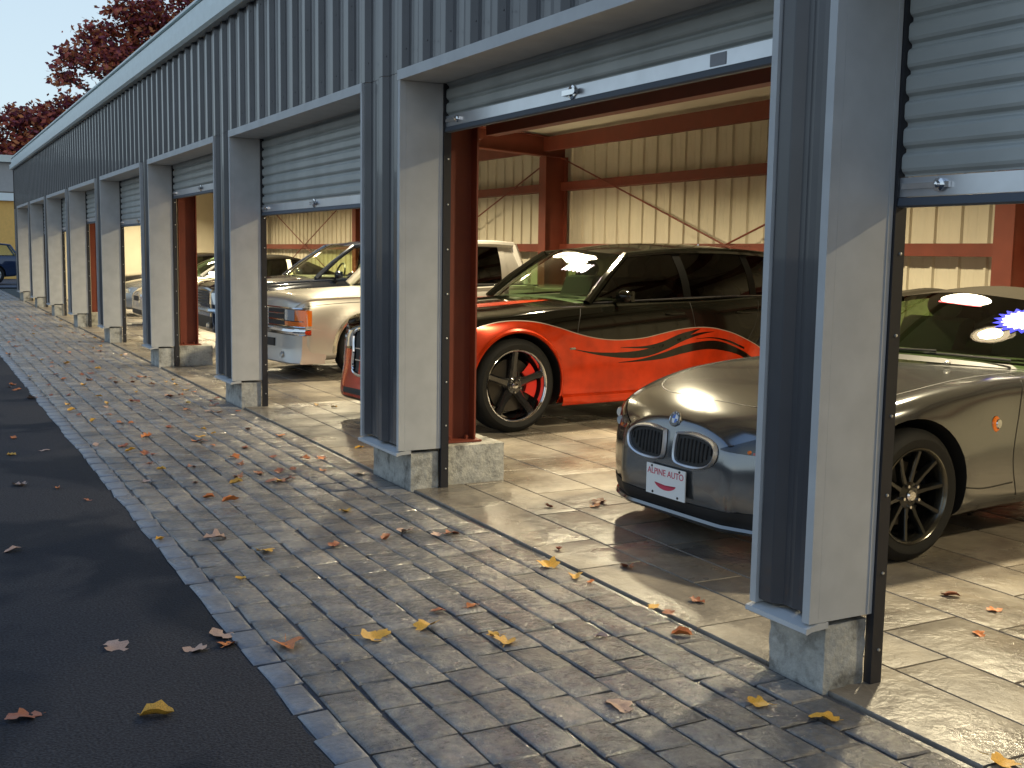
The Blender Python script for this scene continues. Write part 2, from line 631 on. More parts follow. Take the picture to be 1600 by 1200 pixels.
bvar = [paver_mesh('border_stone', .102, .20, M['border'], 50 + s, jit=.008) for s in range(6)]
y = -2.6
rest = MB()
bl = []
while y < 43:
    ln = .215 * random.uniform(.85, 1.15)
    bl.append((-1.552, y + ln / 2, ln)); y += ln
bl.sort(key=score)
for k, (x, y, ln) in enumerate(bl):
    vi = random.randrange(6)
    o = link('border_stone', bvar[vi][0], walk, (x + random.uniform(-.004, .004), y, random.uniform(.0, .002)), (0, 0, random.uniform(-.02, .02)))
    o.scale = (1, (ln - .012) / .20, 1)

# ---- garage floor of large stamped slabs
floor = MB().add([(.06, Y0, -.026), (DX, Y0, -.026), (DX, Y1, -.026), (.06, Y1, -.026)], [(0, 1, 2, 3)]).build('garage_floor', M['grout'])
tag(floor, kind='structure')
slabs = []
cw = [.36, .28, .42, .46, .36, .5, .42, .5, .6, .6, .6, .78]
x = .066
for w in cw:
    y = Y0 + random.uniform(-.5, 0)
    while y < Y1:
        ln = random.choice((.45, .6, .72, .9))
        a, b = max(y, Y0 + .01), min(y + ln, Y1 - .01)
        if b - a > .1:
            slabs.append((x + w / 2, (a + b) / 2, w, b - a))
        y += ln
    x += w
slabs.sort(key=score)
rest = MB()
def slab_geo(w, l, seed):
    r = random.Random(seed)
    m = MB()
    hx, hy = w / 2 - .003, l / 2 - .003
    n = 5
    base = [(-hx, -hy), (hx, -hy), (hx, hy), (-hx, hy)]
    def ring(k, z): return [(a - math.copysign(k, a), b - math.copysign(k, b), z + r.uniform(-.0006, .0006)) for a, b in base]
    vs_ = ring(0, -.026) + ring(0, -.006) + ring(.003, -.0015) + ring(.012, 0)
    vs_.append((0, 0, r.uniform(0, .0012)))
    fs = []
    for k in range(3):
        for i in range(4): fs.append((k * 4 + i, k * 4 + (i + 1) % 4, (k + 1) * 4 + (i + 1) % 4, (k + 1) * 4 + i))
    for i in range(4): fs.append((12 + i, 12 + (i + 1) % 4, 16))
    return m.add(vs_, fs)
for k, (x, y, w, l) in enumerate(slabs):
    g = slab_geo(w, l, k)
    if k < 300:
        g.build('floor_slab', M['slab'], floor, True, R(40), loc=(x, y, 0))
    else:
        rest.add([(a + x, b + y, c) for a, b, c in g.v], g.f)
tag(rest.build('floor_slab', M['slab'], floor, True, R(40)), kind='stuff')

def rough_block(x0, y0, z0, x1, y1, z1, seed):
    nx_, ny_, nz_ = max(3, int((x1 - x0) / .03)), max(4, int((y1 - y0) / .035)), 9
    bm = bmesh.new()
    rr = random.Random(seed)
    ids = {}
    def nd(i, j, k):
        if (i, j, k) not in ids:
            p = Vector((x0 + (x1 - x0) * i / nx_, y0 + (y1 - y0) * j / ny_, z0 + (z1 - z0) * k / nz_))
            ex = (i in (0, nx_)) + (j in (0, ny_)) + (k in (nz_,))
            a = .0022 if ex < 2 else .006
            c = Vector(((x0 + x1) / 2, (y0 + y1) / 2, (z0 + z1) / 2))
            d = (c - p).normalized()
            p += Vector((rr.uniform(-.0012, .0012), rr.uniform(-.0012, .0012), rr.uniform(-.0012, .0012) if k < nz_ else 0)) + d * rr.uniform(0, a)
            if k in (1, 2) and rr.random() < .15: p += d * rr.uniform(0, .008)
            ids[(i, j, k)] = bm.verts.new(p)
        return ids[(i, j, k)]
    for i in range(nx_):
        for j in range(ny_): bm.faces.new((nd(i, j, nz_), nd(i + 1, j, nz_), nd(i + 1, j + 1, nz_), nd(i, j + 1, nz_)))
        for k in range(nz_):
            bm.faces.new((nd(i, 0, k), nd(i + 1, 0, k), nd(i + 1, 0, k + 1), nd(i, 0, k + 1)))
            bm.faces.new((nd(i, ny_, k), nd(i, ny_, k + 1), nd(i + 1, ny_, k + 1), nd(i + 1, ny_, k)))
    for j in range(ny_):
        for k in range(nz_):
            bm.faces.new((nd(0, j, k), nd(0, j, k + 1), nd(0, j + 1, k + 1), nd(0, j + 1, k)))
            bm.faces.new((nd(nx_, j, k), nd(nx_, j + 1, k), nd(nx_, j + 1, k + 1), nd(nx_, j, k + 1)))
    me = bpy.data.meshes.new('concrete_footing')
    bm.to_mesh(me)
    bm.free()
    me.materials.append(M['concrete'])
    finish(me, True, R(45))
    return me


# ================================================================== THE GARAGE BUILDING
G = empty('garage_building', (0, 0, 0))
tag(G, 'long blue grey metal garage with nine half open roller doors along the paved walk', 'garage')


def rib_profile(y0, y1, depth=.030):
    """corrugated outline in (x,y): ribs every .305 on a fixed phase"""
    pts = [(0, y0)]
    k = math.floor((y0 - .4) / .305)
    while True:
        b = k * .305 + .02
        for dy, dx in ((.045, 0), (.07, -.004), (.095, 0), (.120, 0), (.145, -depth), (.150, -depth - .002), (.205, -depth - .002), (.210, -depth), (.235, 0), (.26, 0), (.285, -.004)):
            yy = b + dy
            if y0 < yy < y1: pts.append((dx, yy))
        if b > y1: break
        k += 1
    pts.append((0, y1))
    return pts


def sheet(prof, z0, z1, name, mat, parent, x=0.0, t=.004):
    m = MB()
    n = len(prof)
    front = [(p[0] + x, p[1]) for p in prof]
    back = [(p[0] + x + t, p[1]) for p in prof]
    m.prism(front + back[::-1], 'z', z0, z1)
    return m.build(name, mat, parent)


y = -1.525
while y < Y1 - .02:
    y2 = min(y + .915, Y1)
    sheet(rib_profile(y + .001, y2 - .001), H + .06, ZE + .03, 'cladding_panel', M['cladding'], G)
    y = y2
for k in range(10):
    a, b = YS[k], LS[k]
    sheet(rib_profile(a + .036, b - .032), ZB + .015, H + .06 - .003, 'pier_cladding', M['cladding'], G)
    # light trims each side of the pier, the folded jamb liners and the base drip
    MB().box(-.042, a, ZB, -.002, a + .034, H).build('edge_trim', M['trim'], G)
    MB().box(-.042, b - .030, ZB, -.002, b, H).build('edge_trim', M['trim'], G)
    m = MB()
    m.box(-.0015, a, ZB, JD, a + .010, H - .002)
    m.box(JD - .02, a - .0005, ZB + .001, JD - .001, a - .004, H - .004)
    m.build('jamb_panel', M['trim'], G)
    MB().box(-.0015, b - .010, ZB, JD, b, H - .002).build('jamb_panel', M['trim'], G)
    m = MB()
    m.prism([(-.005, ZB - .002), (-.055, ZB - .014), (-.058, ZB - .030), (-.053, ZB - .034), (-.03, ZB - .026), (.04, ZB - .022), (.04, ZB - .002)], 'y', a - .004, b + .004)
    m.build('base_drip', M['trim'], G)
    # footing with chipped edges
    link('concrete_footing', rough_block(.045, a + .012, -.03, JD - .006, b - .012, ZB - .018, k), G)
    # black guide rails
    m = MB()
    m.box(JD + .001, a - .014, .0, JD + .05, a + .02, H)
    for q in range(9):
        zz = .12 + q * .27
        m.lathe([(0, .006), (-.004, .005), (-.006, 0)], (JD + .03, a - .015, zz), 'y', 8, 1)
    m.build('guide_rail', [M['black'], M['bolt']], G)
    MB().box(JD + .001, b - .02, 0, JD + .05, b + .014, H).build('guide_rail', M['black'], G)
    # liner behind the pier
    MB().box(JD + .052, a + .022, .25, JD + .06, b - .022, H + .2).build('pier_liner', M['liner'], G)
for k in range(9):
    a, b = LS[k], YS[k + 1]
    MB().prism([(-.045, H), (-.045, H + .058), (-.004, H + .058), (-.004, H + .004), (JD, H + .004), (JD, H)], 'y', a - .0305, b + .0345).build('door_header', M['trim'], G)
    # ---- roller door
    z0 = ZD[k]
    D = MB().lathe([(a + .02 - a, .19), (b - a - .02, .19)], (.49, a, H + .28), 'y', 20).build('roller_door', M['slat'], G, True)
    zz = H + .12
    pitch = .083
    zb = z0 + .10
    nsl = int((zz - zb) / pitch) + 1
    sm = MB()
    pf = [(0, 0), (-.001, .006), (-.014, .016), (-.018, .026), (-.018, .062), (-.014, .070), (-.001, .078), (0, .083)]
    sm.prism([(p[0], p[1]) for p in pf] + [(.004, .083), (.004, 0)], 'y', a + .016, b - .016)
    sme = sm.mesh('slat', M['slat'])
    for q in range(nsl):
        link('slat', sme, D, (.268, 0, zb + q * pitch))
    m = MB()
    m.box(.250, a + .008, z0 + .034, .275, b - .008, zb - .004)
    m.build('bottom_bar', M['bar'], D)
    MB().prism([(.247, z0 + .032), (.242, z0 + .006), (.25, z0), (.275, z0), (.283, z0 + .006), (.279, z0 + .032)], 'y', a + .008, b - .008).build('rubber_seal', M['rubber'], D)
    for (yc, fl) in ((b - .16, 1), (a + .16, -1)):
        m = MB()
        m.box(.238, yc - .06, z0 + .058, .249, yc + .13, z0 + .076)
        m.lathe([(0, .022), (-.012, .022), (-.016, .012), (-.028, .010), (-.03, 0)], (.249, yc - .02, z0 + .067), 'x', 12)
        m.build('latch', M['chrome'], D, True)
    yc = (a + b) / 2 + .15
    m = MB()
    m.lathe([(0, .036), (-.006, .034), (-.008, .022)], (.249, yc, z0 + .068), 'x', 16)
    m.box(.232, yc - .035, z0 + .055, .2485, yc + .075, z0 + .080)
    m.lathe([(0, .014), (-.022, .014), (-.022, 0)], (.243, yc - .05, z0 + .068), 'x', 10)
    m.build('handle', M['chrome'], D, True)

# a grey sticker on the bottom bar of the second door
MB().box(.2475, 3.62, 2.206, .2492, 3.72, 2.255).build('door_sticker', simple('grey sticker', (.28, .29, .32), .6), G)

# small cladding screws, one row per framing line
m = MB()
for k in range(int((Y1 - Y0) / .305)):
    yy = math.floor(Y0 / .305) * .305 + k * .305 + .02 + .178
    if not (Y0 < yy < 20): continue
    for zz in (2.62, 3.02, 3.42):
        m.lathe([(0, .006), (-.004, .005), (-.005, 0)], (-.032, yy - .10, zz), 'x', 6)
tag(m.build('cladding_screws', M['black'], G), kind='stuff')
# eave: gutter, fascia and roof
MB().prism([(.0, ZE + .012), (-.10, ZE - .005), (-.13, ZE + .02), (-.135, ZE + .13), (-.120, ZE + .135), (-.112, ZE + .05), (-.02, ZE + .06), (0, ZE + .06)], 'y', Y0, Y1 + .02).build('gutter', M['gutter'], G)
MB().prism([(.0, ZE + .065), (-.08, ZE + .065), (-.085, ZE + .275), (-.06, ZE + .30), (.0, ZE + .30)], 'y', Y0, Y1 + .02).build('fascia', M['gutter'], G)
m = MB()
m.box(-.1, Y0, ZE + .302, .12, Y1 + .02, ZE + .325)
m.build('roof_edge', M['gutter'], G)
zr = lambda x: 3.52 - .062 * x
MB().prism([(0.005, ZE + .24), (DX + .2, ZE - .13), (DX + .2, ZE - .15), (.005, ZE + .22)], 'y', Y0, Y1).build('roof', M['roofing'], G)
y = Y0 + .05
while y < Y1 - .1:
    y2 = min(y + 1.22, Y1 - .05)
    MB().prism([(.06, zr(.06)), (DX, zr(DX)), (DX, zr(DX) + .02), (.06, zr(.06) + .02)], 'y', y + .003, y2 - .003).build('ceiling_panel', M['insul'], G)
    y = y2
# walls: rear liner sheets, end walls
def liner_profile(y0, y1):
    pts = [(0, y0)]
    k = math.floor(y0 / .305)
    while k * .305 < y1:
        b = k * .305
        for dy, dx in ((.0, 0), (.008, -.028), (.034, -.028), (.042, 0), (.12, 0), (.13, .003), (.15, .003), (.16, 0), (.22, 0), (.23, .003), (.25, .003), (.26, 0)):
            if y0 < b + dy < y1: pts.append((dx, b + dy))
        k += 1
    pts.append((0, y1))
    return pts
y = Y0
while y < Y1 - .02:
    y2 = min(y + .915, Y1)
    sheet(liner_profile(y + .001, y2 - .001), 0, zr(DX) + .02, 'liner_panel', M['liner'], G, DX, .02)
    y = y2
MB().box(DX + .05, Y0, 0, DX + .2, Y1, ZE - .16).build('rear_wall', M['cladding'], G)
for yy in (Y0 - .10, Y1 - .10):
    MB().prism([(.02, 0), (DX, 0), (DX, zr(DX) + .04), (.02, zr(0) + .02)], 'y', yy + .001, yy + .09).build('end_wall', M['liner'], G)
sheetpts = [(x_, y_) for (y_, x_) in [(p[0], p[1]) for p in rib_profile(0, DX + .2)]]
m = MB()
pr = rib_profile(0.01, DX + .19)
m.prism([(p[1], Y1 - p[0]) for p in pr] + [(DX + .19, Y1 - .006), (.01, Y1 - .006)], 'z', .2, ZE + .02)
m.build('end_cladding', M['cladding'], G)
MB().box(-.05, Y1 - .001, 0.2, .0, Y1 + .05, ZE + .0).build('corner_trim', M['cladding'], G)


def hcol(x0, x1, yc, z0, z1, w=.17, name='steel_column'):
    m = MB()
    m.box(x0, yc - w / 2, z0, x0 + .012, yc + w / 2, z1)
    m.box(x1 - .012, yc - w / 2, z0, x1, yc + w / 2, z1)
    m.box(x0 + .012, yc - .005, z0, x1 - .012, yc + .005, z1)
    m.box(x0 - .03, yc - w / 2 - .03, z0 - .012, x1 + .03, yc + w / 2 + .03, z0)
    for q in ((x0 + .05, yc - .05), (x1 - .05, yc - .05), (x0 + .05, yc + .05), (x1 - .05, yc + .05)):
        m.lathe([(0, .014), (.025, .014), (.025, 0)], (q[0], q[1], z0), 'z', 6)
    return m.build(name, M['primer'], G)


for i, fy in enumerate(FRAMES):
    hcol(.34, .56, fy, ZB + .012, zr(.5) - .02, .17)
    link('column_footing', rough_block(JD + .062, fy - .20, -.03, .71, fy + .20, ZB - .002, 40 + i), G)
    hcol(5.55, 5.92, fy, .012, 2.86, .20)
    # rafter (tapered I)
    m = MB()
    zb0, zb1 = 3.12, 2.86
    m.prism([(.56, zb0), (5.92, zb1), (5.92, zr(5.92) - .04), (.56, zr(.56) - .04)], 'y', fy - .005, fy + .005)
    m.prism([(.56, zb0 - .012), (5.92, zb1 - .012), (5.92, zb1), (.56, zb0)], 'y', fy - .09, fy + .09)
    m.prism([(.56, zr(.56) - .04), (5.92, zr(5.92) - .04), (5.92, zr(5.92) - .025), (.56, zr(.56) - .025)], 'y', fy - .09, fy + .09)
    for xx in (1.6, 2.9, 4.2):
        m.box(xx, fy - .08, zb0 - .03 - (xx - .56) * .048, xx + .01, fy + .08, zr(xx) - .045)
    m.build('rafter', M['primer'], G)
    # flange brace from rafter to purlin
    MB().tube([(1.15, fy - .08, 3.1), (1.15, fy - .5, 3.40)], .022, 6).build('flange_brace', M['primer'], G)
spans = [Y0 + .02] + FRAMES + [Y1 - .12]
for i in range(5):
    a, b = spans[i] + .10, spans[i + 1] - .10
    MB().prism([(1.9, zr(1.9) - .03), (1.9, zr(1.9) - .002), (1.96, zr(1.96) - .002), (1.96, zr(1.96) - .03)], 'y', a, b).build('purlin', M['insul'], G)
    for (z, nm) in ((1.49, 'wall_girt'), (2.38, 'wall_girt')):
        m = MB()
        m.box(5.80, a, z, 5.99, b, z + .008)
        m.box(5.80, a, z + .008, 5.806, b, z + .11)
        m.box(5.80, a, z + .11, 5.99, b, z + .118)
        m.build(nm, M['primer'], G)
    m = MB()
    m.box(5.50, a, 2.93, 5.512, b, 3.12)
    m.box(5.50, a, 2.925, 5.58, b, 2.93)
    m.build('eave_strut', M['primer'], G)
    m = MB()
    m.box(.60, a, 2.19, .606, b, 2.33)
    m.box(.60, a, 2.184, .68, b, 2.19)
    m.build('front_girt', M['primer'], G)
# wall bracing rods
for (ya, yb) in ((6.7, 14.25), (22.6, 30.1), (14.6, 22.2)):
    for (za, zb_) in ((2.84, .35), (.35, 2.84)):
        MB().tube([(5.74 if za > zb_ else 5.765, yb, za), (5.74 if za > zb_ else 5.765, ya, zb_)], .011, 6).build('brace_rod', M['primer'], G)
# rear roller door seen from inside, far bay
RD = MB().lathe([(0, .17), (2.5, .17)], (5.70, 19.0, 2.25), 'y', 18).build('rear_roller_door', M['liner'], G, True)
for q in range(24):
    m = MB()
    m.prism([(5.78, .1 + q * .083), (5.768, .11 + q * .083), (5.768, .165 + q * .083), (5.78, .175 + q * .083)], 'y', 19.0, 21.5)
    m.build('slat', M['liner'], RD)
m = MB()
m.box(.30, YS[4] + .3, 2.1, .33, YS[4] + .6, 2.2)

# hanging lamps: one per bay
OPEN_C = [(LS[k] + YS[k + 1]) / 2 for k in range(9)]
LAMPX = 3.1
for k, yc in enumerate(OPEN_C):
    T = empty('ceiling_lamp', (LAMPX, yc, 3.30))
    where = ['over the nearest bay', 'over the bay of the silver roadster', 'over the black and orange wagon', 'over the bay of the champagne pickup',
             'over the bay of the dark off-roader', 'over the bay of the silver coupe', 'two bays past the silver coupe', 'in the last bay but one', 'in the farthest bay'][k]
    tag(T, 'round metal bay lamp hanging from the ceiling ' + where, 'lamp', 'lamps along the garage ceiling')
    m = MB()
    m.lathe([(0, .04), (-.10, .045), (-.12, .10), (-.24, .17), (-.245, .172), (-.235, .165), (-.12, .09), (-.11, 0)], (0, 0, 0), 'z', 24)
    m.build('lamp_shade', M['bolt'], T, True)
    MB().lathe([(-.235, 0), (-.236, .10), (-.228, .150), (-.222, .15)], (0, 0, 0), 'z', 24).build('lamp_lens', M['lampglass'], T)
    ld = bpy.data.lights.new('bay_light', 'AREA')
    ld.shape = 'DISK'
    ld.size = .19
    ld.energy = LAMP_W * (0.5 if k == 0 else 1.0)
    ld.color = (1.0, 0.85, 0.55)
    ld.spread = R(152)
    lo = bpy.data.objects.new('bay_light', ld)
    lo.location = (0, 0, -.25)
    lo.parent = T
    col.objects.link(lo)
# ================================================================== VEHICLES
def ellipsoid(m, c, r, n=14, k=9, mi=0):
    P = []
    for i in range(k + 1):
        a = math.pi * i / k
        P.append([(c[0] + r[0] * math.sin(a) * math.cos(2 * math.pi * j / n), c[1] + r[1] * math.sin(a) * math.sin(2 * math.pi * j / n), c[2] + r[2] * math.cos(a)) for j in range(n + 1)])
    m.grid(P, mi, flip=True)
    return m


def car_body(name, parent, paint, T, arches, rake=lambda z: 0, bull=.05, arch_depth=.34, cabin=None, nx=64, tail_bull=.05, flare=None):
    """lofted closed shell along x (nose at x=0), wheel arches cut out; returns (object, BVH of the uncut shell)"""
    xs = T['x']
    L = xs[-1]
    f = {k: pch(xs, T[k]) for k in ('hw', 'zb', 'zs', 'zc')}
    u = np.linspace(0, 1, nx)
    X = L * (u + .055 * np.sin(2 * np.pi * u) * -1)      # denser near the ends
    X = np.sort(np.clip(X, 0, L))
    X[0], X[-1] = 0, L
    rings = []
    def ring(x):
        hw, zb, zs, zc = (float(f[k](x)) for k in ('hw', 'zb', 'zs', 'zc'))
        h = zs - zb
        yf = T.get('sh', .90)
        c = [(0, zb), (.55, zb), (.86, zb + .004), (.955, zb + .05 * h + .01), (.985, zb + .16 * h), (1.0, zb + .42 * h), (.992, zb + .68 * h), (.972, zb + .86 * h),
             (.945, zb + .955 * h), (yf, zs), (.70, zs + (zc - zs) * .48), (.40, zs + (zc - zs) * .86), (0.0, zc)]
        P = catmull([(a * hw, b) for a, b in c], 44)
        return P
    R0 = ring(0)
    allr = []
    for k, dx in ((.15, -1.0), (.5, -.97), (.75, -.86), (.88, -.66), (.955, -.36)):
        c = np.array([0, (R0[0, 1] + R0[-1, 1]) / 2])
        q = c + (R0 - c) * np.array([k if k < .5 else 1 - (1 - k) * .55, k if k < .75 else 1 - (1 - k) * .8])
        allr.append((dx * bull, q))
    for x in X: allr.append((x, ring(x)))
    R1 = ring(L)
    for k, dx in ((.955, .36), (.88, .66), (.75, .86), (.5, .97), (.15, 1.0)):
        c = np.array([0, (R1[0, 1] + R1[-1, 1]) / 2])
        allr.append((L + dx * tail_bull, c + (R1 - c) * np.array([1 - (1 - k) * .55 if k >= .5 else k, k])))
    G3 = []
    for x, q in allr:
        row = []
        full = np.vstack([q, (q * np.array([-1, 1]))[::-1][1:-1]])
        for (yy, zz) in full:
            xx = x
            if x < .8: xx = x + rake(zz) * (1 - max(x, 0) / .8) ** 2
            yv = yy
            if flare:
                for (ax, az, ar) in arches:
                    d = math.hypot(x - ax, zz - az)
                    yv += math.copysign(flare * math.exp(-((d - ar) / .10) ** 2), yy) * min(1, abs(yy) / .6) ** 4
            row.append((xx, yv, zz))
        row.append(row[0])
        G3.append(row)
    m = MB()
    m.grid(G3)
    n = len(G3[0]) - 1
    vs0 = [G3[0][i] for i in range(n)]
    m.add(vs0, [tuple(range(n))[::-1]])
    vs1 = [G3[-1][i] for i in range(n)]
    m.add(vs1, [tuple(range(n))])
    me = m.mesh(name, [paint, M['interior'], M['blkmat']], True, R(40), merge=True, recalc=True)
    bvh = BVHTree.FromPolygons([v.co.copy() for v in me.vertices], [tuple(p.vertices) for p in me.polygons])
    if cabin:
        x0, x1, yw = cabin
        for p in me.polygons:
            if x0 < p.center.x < x1 and abs(p.center.y) < yw and p.normal.z > .6: p.material_index = 1
    o = link(name, me, parent)
    cut = MB()
    for (ax, az, ar) in arches:
        for s in (-1, 1):
            w = T['W'] / 2
            cut.lathe([(0, 0), (0, ar), (arch_depth + .3, ar), (arch_depth + .3, 0)], (ax, s * (w - arch_depth) if s > 0 else -(w + .3), az), 'y', 40)
    cme = cut.mesh('cutter', [M['blkmat']], merge=True, recalc=True)
    co = bpy.data.objects.new('cutter', cme)
    co.matrix_world = Matrix.Identity(4)
    col.objects.link(co)
    par = o.parent
    o.parent = None
    md = o.modifiers.new('b', 'BOOLEAN')
    md.operation = 'DIFFERENCE'
    md.object = co
    md.solver = 'EXACT'
    try: md.material_mode = 'TRANSFER'
    except Exception: pass
    bpy.context.view_layer.update()
    dg = bpy.context.evaluated_depsgraph_get()
    nme = bpy.data.meshes.new_from_object(o.evaluated_get(dg))
    o.modifiers.clear()
    o.data = nme
    o.parent = par
    bpy.data.objects.remove(co)
    finish(nme, True, R(38))
    return o, bvh


def mapper(bvh, kind, off=.002, side=-1):
    def fn(a, b):
        if kind == 'side': org, d = Vector((a, side * 3, b)), Vector((0, -side, 0))
        elif kind == 'front': org, d = Vector((-3, a, b)), Vector((1, 0, 0))
        else: org, d = Vector((a, b, 4)), Vector((0, 0, -1))
        h = bvh.ray_cast(org, d)
        if h[0] is None:
            return fn.last
        p = h[0] + (h[1] if h[1].dot(d) < 0 else -h[1]) * off
        fn.last = p
        return p
    fn.last = Vector((0, 0, 0))
    return fn


def ribbon(m, top, bot, n, k, fn, mi=0, flip=None):
    A, B = catmull(top, n), catmull(bot, n)
    P = [[fn(*(A[i] * (1 - j / k) + B[i] * (j / k))) for j in range(k + 1)] for i in range(n)]
    a = Vector(P[0][0]); b = Vector(P[min(n - 1, n // 2)][0]); c = Vector(P[0][-1])
    m.grid(P, mi)
    return m


def loop_ring(m, pts, w, fn, mi=0, h=0.0):
    """raised frame following a closed 2D outline"""
    pts = np.asarray(pts, float)
    c = pts.mean(0)
    n = len(pts)
    P = []
    for i in range(n + 1):
        p = pts[i % n]
        d = (p - c) / max(1e-6, np.linalg.norm(p - c))
        a, b, e = fn(*(p - d * w)), fn(*p), fn(*(p + d * w))
        P.append([a, b + (b - Vector((b.x, b.y, b.z))) * 0, e])
    m.grid(P, mi)
    return P


def wheel(parent, x, side, yo, Rt, Rr, width, style, rimmat, lipmat, caliper=False):
    c = (x, side * yo, Rt)
    inn = -side
    A = lambda a: a * inn
    m = MB()
    m.lathe([(A(.022), Rr - .004), (A(.004), Rr + .004), (A(-.004), Rr + .03), (A(-.006), (Rr + Rt) / 2), (A(.006), Rt - .025), (A(.03), Rt - .004), (A(.05), Rt),
             (A(width - .05), Rt), (A(width - .01), Rt - .02), (A(width), Rr + .03), (A(width - .02), Rr - .004)], c, 'y', 56)
    W = m.build('wheel', M['tyre'], parent, True, recalc=True)
    m = MB()
    m.lathe([(A(.016), Rr + .006), (A(.0), Rr + .004), (A(-.002), Rr - .002), (A(.004), Rr - .010), (A(.02), Rr - .016), (A(.05), Rr - .022)], c, 'y', 56, 0)
    m.lathe([(A(.05), Rr - .022), (A(.10), Rr - .03), (A(width - .03), Rr - .04)], c, 'y', 56, 1)
    m.build('rim', [lipmat, rimmat], W, True, recalc=True)
    m = MB()
    if style == 'five': ns, w0, w1, a0, a1, dd = 5, .042, .030, .045, .018, .05
    elif style == 'ten': ns, w0, w1, a0, a1, dd = 10, .020, .015, .04, .014, .035
    elif style == 'steel': ns, w0, w1, a0, a1, dd = 8, .05, .05, .04, .03, .03
    else: ns, w0, w1, a0, a1, dd = 5, .06, .045, .04, .02, .04
    for i in range(ns):
        t = 2 * math.pi * (i + .25) / ns
        er = Vector((math.cos(t), 0, math.sin(t)))
        et = Vector((-math.sin(t), 0, math.cos(t)))
        ey = Vector((0, inn, 0))
        vs_ = []
        for (r, w, a) in ((.05, w0, a0), (Rr * .55, (w0 + w1) / 2 * .8, (a0 + a1) / 2 + .004), (Rr - .012, w1, a1)):
            b = Vector(c) + er * r
            vs_ += [b + et * w + ey * (a + .014), b + et * w * .55 + ey * a, b - et * w * .55 + ey * a, b - et * w + ey * (a + .014), b - et * w + ey * (a + dd), b + et * w + ey * (a + dd)]
        fs = []
        for s_ in range(2):
            for j in range(6): fs.append((s_ * 6 + j, s_ * 6 + (j + 1) % 6, s_ * 6 + 6 + (j + 1) % 6, s_ * 6 + 6 + j))
        m.add(vs_, fs)
    m.lathe([(A(.03), 0), (A(.03), .05), (A(.04), .068), (A(.09), .07)], c, 'y', 24)
    m.build('spokes', rimmat, W, True, R(30), recalc=True)
    m = MB()
    m.lathe([(A(.016), 0), (A(.017), .022), (A(.024), .030), (A(.04), .032)], c, 'y', 20)
    for i in range(5):
        t = 2 * math.pi * (i + .5) / 5 + .2
        m.lathe([(A(.018), 0), (A(.018), .008), (A(.034), .009)], (c[0] + .055 * math.cos(t), c[1], c[2] + .055 * math.sin(t)), 'y', 8)
    m.build('hub_cap', M['chrome'], W, True, recalc=True)
    m = MB()
    m.lathe([(A(.10), 0), (A(.10), Rr - .075), (A(.13), Rr - .075), (A(.13), 0)], c, 'y', 40)
    m.build('brake_disc', simple_cache('brake disc', (0.06, 0.055, 0.05), .3, .8), W, True, R(30), recalc=True)
    if caliper:
        m = MB()
        for (t0, t1) in ((R(-28), R(48)),):
            k = 10
            P = []
            for i in range(k + 1):
                t = t0 + (t1 - t0) * i / k
                row = []
                for (a, r) in ((.13, Rr - .045), (.07, Rr - .05), (.062, Rr - .07), (.062, Rr - .14), (.07, Rr - .155), (.13, Rr - .155)):
                    row.append((c[0] + r * math.cos(t), c[1] + A(a), c[2] + r * math.sin(t)))
                P.append(row)
            m.grid(P)
        m.build('brake_caliper', M['caliper'], W, True, R(30), recalc=True)
    return W


_sc = {}
def simple_cache(name, *a, **k):
    if name not in _sc: _sc[name] = simple(name, *a, **k)
    return _sc[name]


def coons(cb, ct, cl, cr_, n, k, bulge=(0, 0, 0)):
    """cb, ct: bottom/top polylines (left->right); cl, cr_: left/right polylines (bottom->top)"""
    B, T_ = catmull(cb, n), catmull(ct, n)
    L_, R_ = catmull(cl, k), catmull(cr_, k)
    P = []
    for i in range(n):
        u = i / (n - 1)
        row = []
        for j in range(k):
            v = j / (k - 1)
            p = (1 - v) * B[i] + v * T_[i] + (1 - u) * L_[j] + u * R_[j] - ((1 - u) * (1 - v) * B[0] + u * (1 - v) * B[-1] + (1 - u) * v * T_[0] + u * v * T_[-1])
            w = 16 * u * (1 - u) * v * (1 - v)
            row.append(tuple(p + np.array(bulge) * w))
        P.append(row)
    return P


